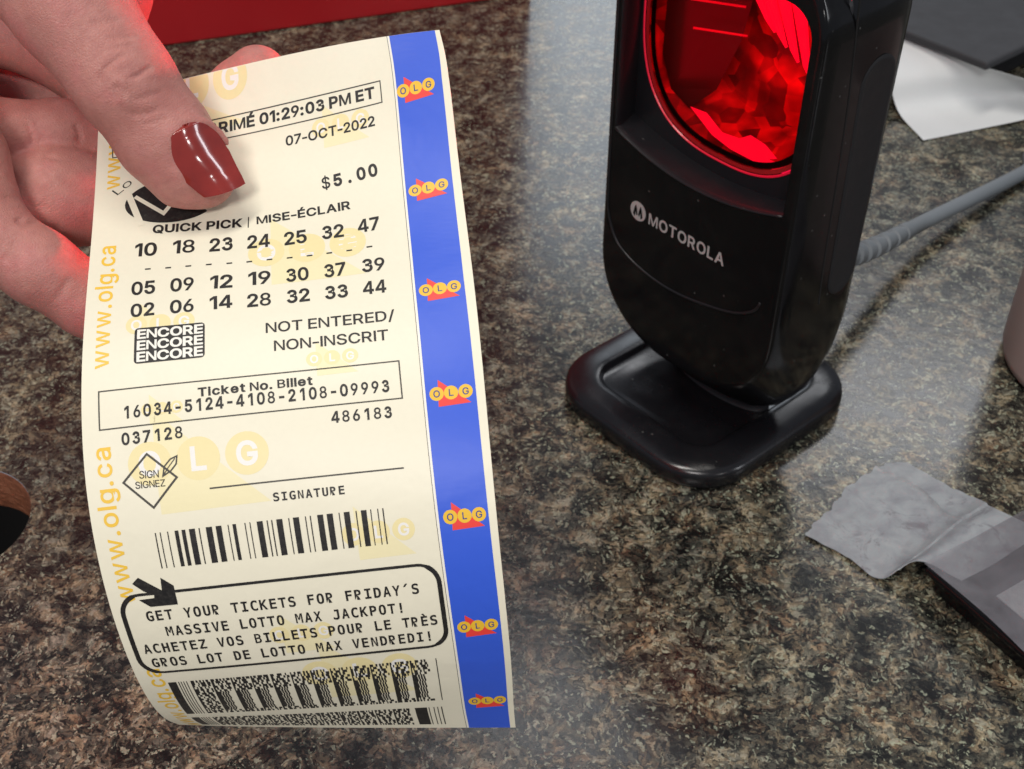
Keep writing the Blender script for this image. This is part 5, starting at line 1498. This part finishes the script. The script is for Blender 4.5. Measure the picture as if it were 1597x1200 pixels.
    for path, dp, wd in (
        ([(150, 132), (155, 118), (166, 104), (182, 91), (199, 78)], .55, .55),
        ([(199, 121), (212, 114), (222, 104), (232, 96)], .55, .5),
        ([(190, 170), (206, 172), (224, 167), (242, 158)], .32, .6),
        ([(196, 150), (214, 148), (233, 138), (246, 128)], .28, .6),
        ([(166, 58), (180, 57), (196, 53), (210, 46)], .28, .6),
        ([(136, 38), (152, 36), (170, 30), (186, 22)], .24, .7),
        ([(172, 78), (190, 70), (206, 62)], .2, .5),
        ([(205, 186), (226, 183), (248, 174)], .18, .7),
        ([(182, 128), (176, 140), (176, 154)], .25, .6),
        ([(176, 118), (184, 126), (196, 130)], -.42, 1.3),
        ([(178, 146), (188, 152), (200, 152)], -.38, 1.5),
        ([(172, 96), (186, 96), (202, 90)], -.25, 1.4),
        ([(214, 118), (228, 110), (238, 104)], -.22, 1.2),
    ):
        groove(path, dp, wd, ZK)
    for path, dp, wd, z in (
        ([(18, 338), (32, 346), (48, 336)], .7, .8, .262),
        ([(-5, 300), (12, 306), (34, 304)], .3, .8, .26),
        ([(116, 190), (121, 206), (121, 224)], .6, .7, .283),
        ([(60, 238), (84, 246), (112, 244)], .3, .7, .276), ([(70, 470), (88, 452), (98, 428)], .3, .8, .262),
        ([(-2, 410), (14, 392), (20, 368)], .35, .8, .26), ([(36, 186), (44, 206), (42, 226)], .35, .7, .278), ([(46, 182), (55, 204), (54, 226)], .25, .7, .278),
    ):
        groove(path, dp, wd, z)
    P2 = P + Nn * disp[:, None]
    m2.vertices.foreach_set('co', P2.ravel().astype(np.float32)); m2.update()
    m2.polygons.foreach_set('use_smooth', [True] * len(m2.polygons))
    m2.name = 'person'
    sk = mat('skin', (0.5, 0.27, 0.22), 0.5)
    b = sk.node_tree.nodes['Principled BSDF']
    b.inputs['Subsurface Weight'].default_value = 0.22
    b.inputs['Subsurface Radius'].default_value = (1.0, 0.32, 0.18)
    b.inputs['Subsurface Scale'].default_value = 0.0022
    b.inputs['Specular IOR Level'].default_value = 0.42
    v = objcoord(sk)
    n1 = noise(sk, v, 75, 4, 0.6); n2 = noise(sk, v, 420, 4, 0.6)
    c1 = ramp(sk, n1.outputs[0], [(0.30, (0.44, 0.175, 0.145)), (0.48, (0.49, 0.215, 0.18)), (0.60, (0.52, 0.20, 0.178)), (0.72, (0.55, 0.165, 0.155))])
    c1 = mixc(sk, ramp(sk, n2.outputs[0], [(0.35, 0.0), (0.70, 0.40)]), c1, (0.34, 0.12, 0.11))
    L(sk, c1, b.inputs['Base Color'])
    vo = N(sk, 'ShaderNodeTexVoronoi', Scale=1500.0); vo.feature = 'DISTANCE_TO_EDGE'
    wv = noise(sk, v, 500, 3)
    add = N(sk, 'ShaderNodeVectorMath'); add.operation = 'MULTIPLY_ADD'
    L(sk, wv.outputs['Color'], add.inputs[0]); add.inputs[1].default_value = (0.0012,) * 3; L(sk, v, add.inputs[2])
    L(sk, add.outputs[0], vo.inputs['Vector'])
    hgt = ramp(sk, vo.outputs[0], [(0.0, 0.0), (0.25, 1.0)])
    # fine lines across the thumb, running with its joints
    ax_ = pt(322, 281, .267) - pt(112, 12, .2575); ax_ = ax_ / np.linalg.norm(ax_)
    dt = N(sk, 'ShaderNodeVectorMath'); dt.operation = 'DOT_PRODUCT'; L(sk, v, dt.inputs[0]); dt.inputs[1].default_value = tuple(ax_)
    sc_ = N(sk, 'ShaderNodeVectorMath'); sc_.operation = 'SCALE'; sc_.inputs[0].default_value = tuple(ax_ * 5.0)
    L(sk, dt.outputs['Value'], sc_.inputs['Scale'])
    ad = N(sk, 'ShaderNodeVectorMath'); ad.operation = 'ADD'; L(sk, v, ad.inputs[0]); L(sk, sc_.outputs[0], ad.inputs[1])
    ln = noise(sk, ad.outputs[0], 230, 7, 0.68, 0.5)
    lines = ramp(sk, ln.outputs[0], [(0.36, 0.0), (0.46, 0.85), (0.62, 1.0)])
    hm = N(sk, 'ShaderNodeMath'); hm.operation = 'MULTIPLY_ADD'; L(sk, lines, hm.inputs[0]); hm.inputs[1].default_value = 1.6; L(sk, hgt, hm.inputs[2])
    bump(sk, hm.outputs[0], 0.30, 0.00028)
    L(sk, ramp(sk, n2.outputs[0], [(0.3, 0.42), (0.7, 0.58)]), b.inputs['Roughness'])
    o = link('person', m2, sk)
    tag(o, 'hand with glossy dark red nail polish pinching the lottery ticket from the upper left', 'person')
    return o

def build_nail(parent):
    ns, ntt = 48, 33
    s = np.concatenate([np.linspace(0, 0.2, 20) , np.linspace(0.2, 1, ns - 19)[1:]])
    P = np.zeros((len(s), ntt, 3))
    for k in range(len(s)):
        for j, t in enumerate(np.linspace(-1, 1, ntt)):
            q = nail_px(s[k], t)
            P[k, j] = pt(q[0], q[1], nail_depth(s[k], t))
    nm = mat('red_nail_polish', (0.28, 0.018, 0.013), 0.16, Coat_Weight=1.0, Coat_Roughness=0.06)
    v = objcoord(nm)
    n = noise(nm, v, 160, 4)
    L(nm, ramp(nm, n.outputs[0], [(0.3, (0.22, 0.017, 0.011)), (0.7, (0.29, 0.024, 0.016))]), nm.node_tree.nodes['Principled BSDF'].inputs['Base Color'])
    bump(nm, noise(nm, v, 220, 2).outputs[0], 0.10, 0.0006)
    o = sheet_mesh('thumb_nail', P, 0.0008, nm)
    o.parent = parent
    return o
person = build_hand()
build_nail(person)
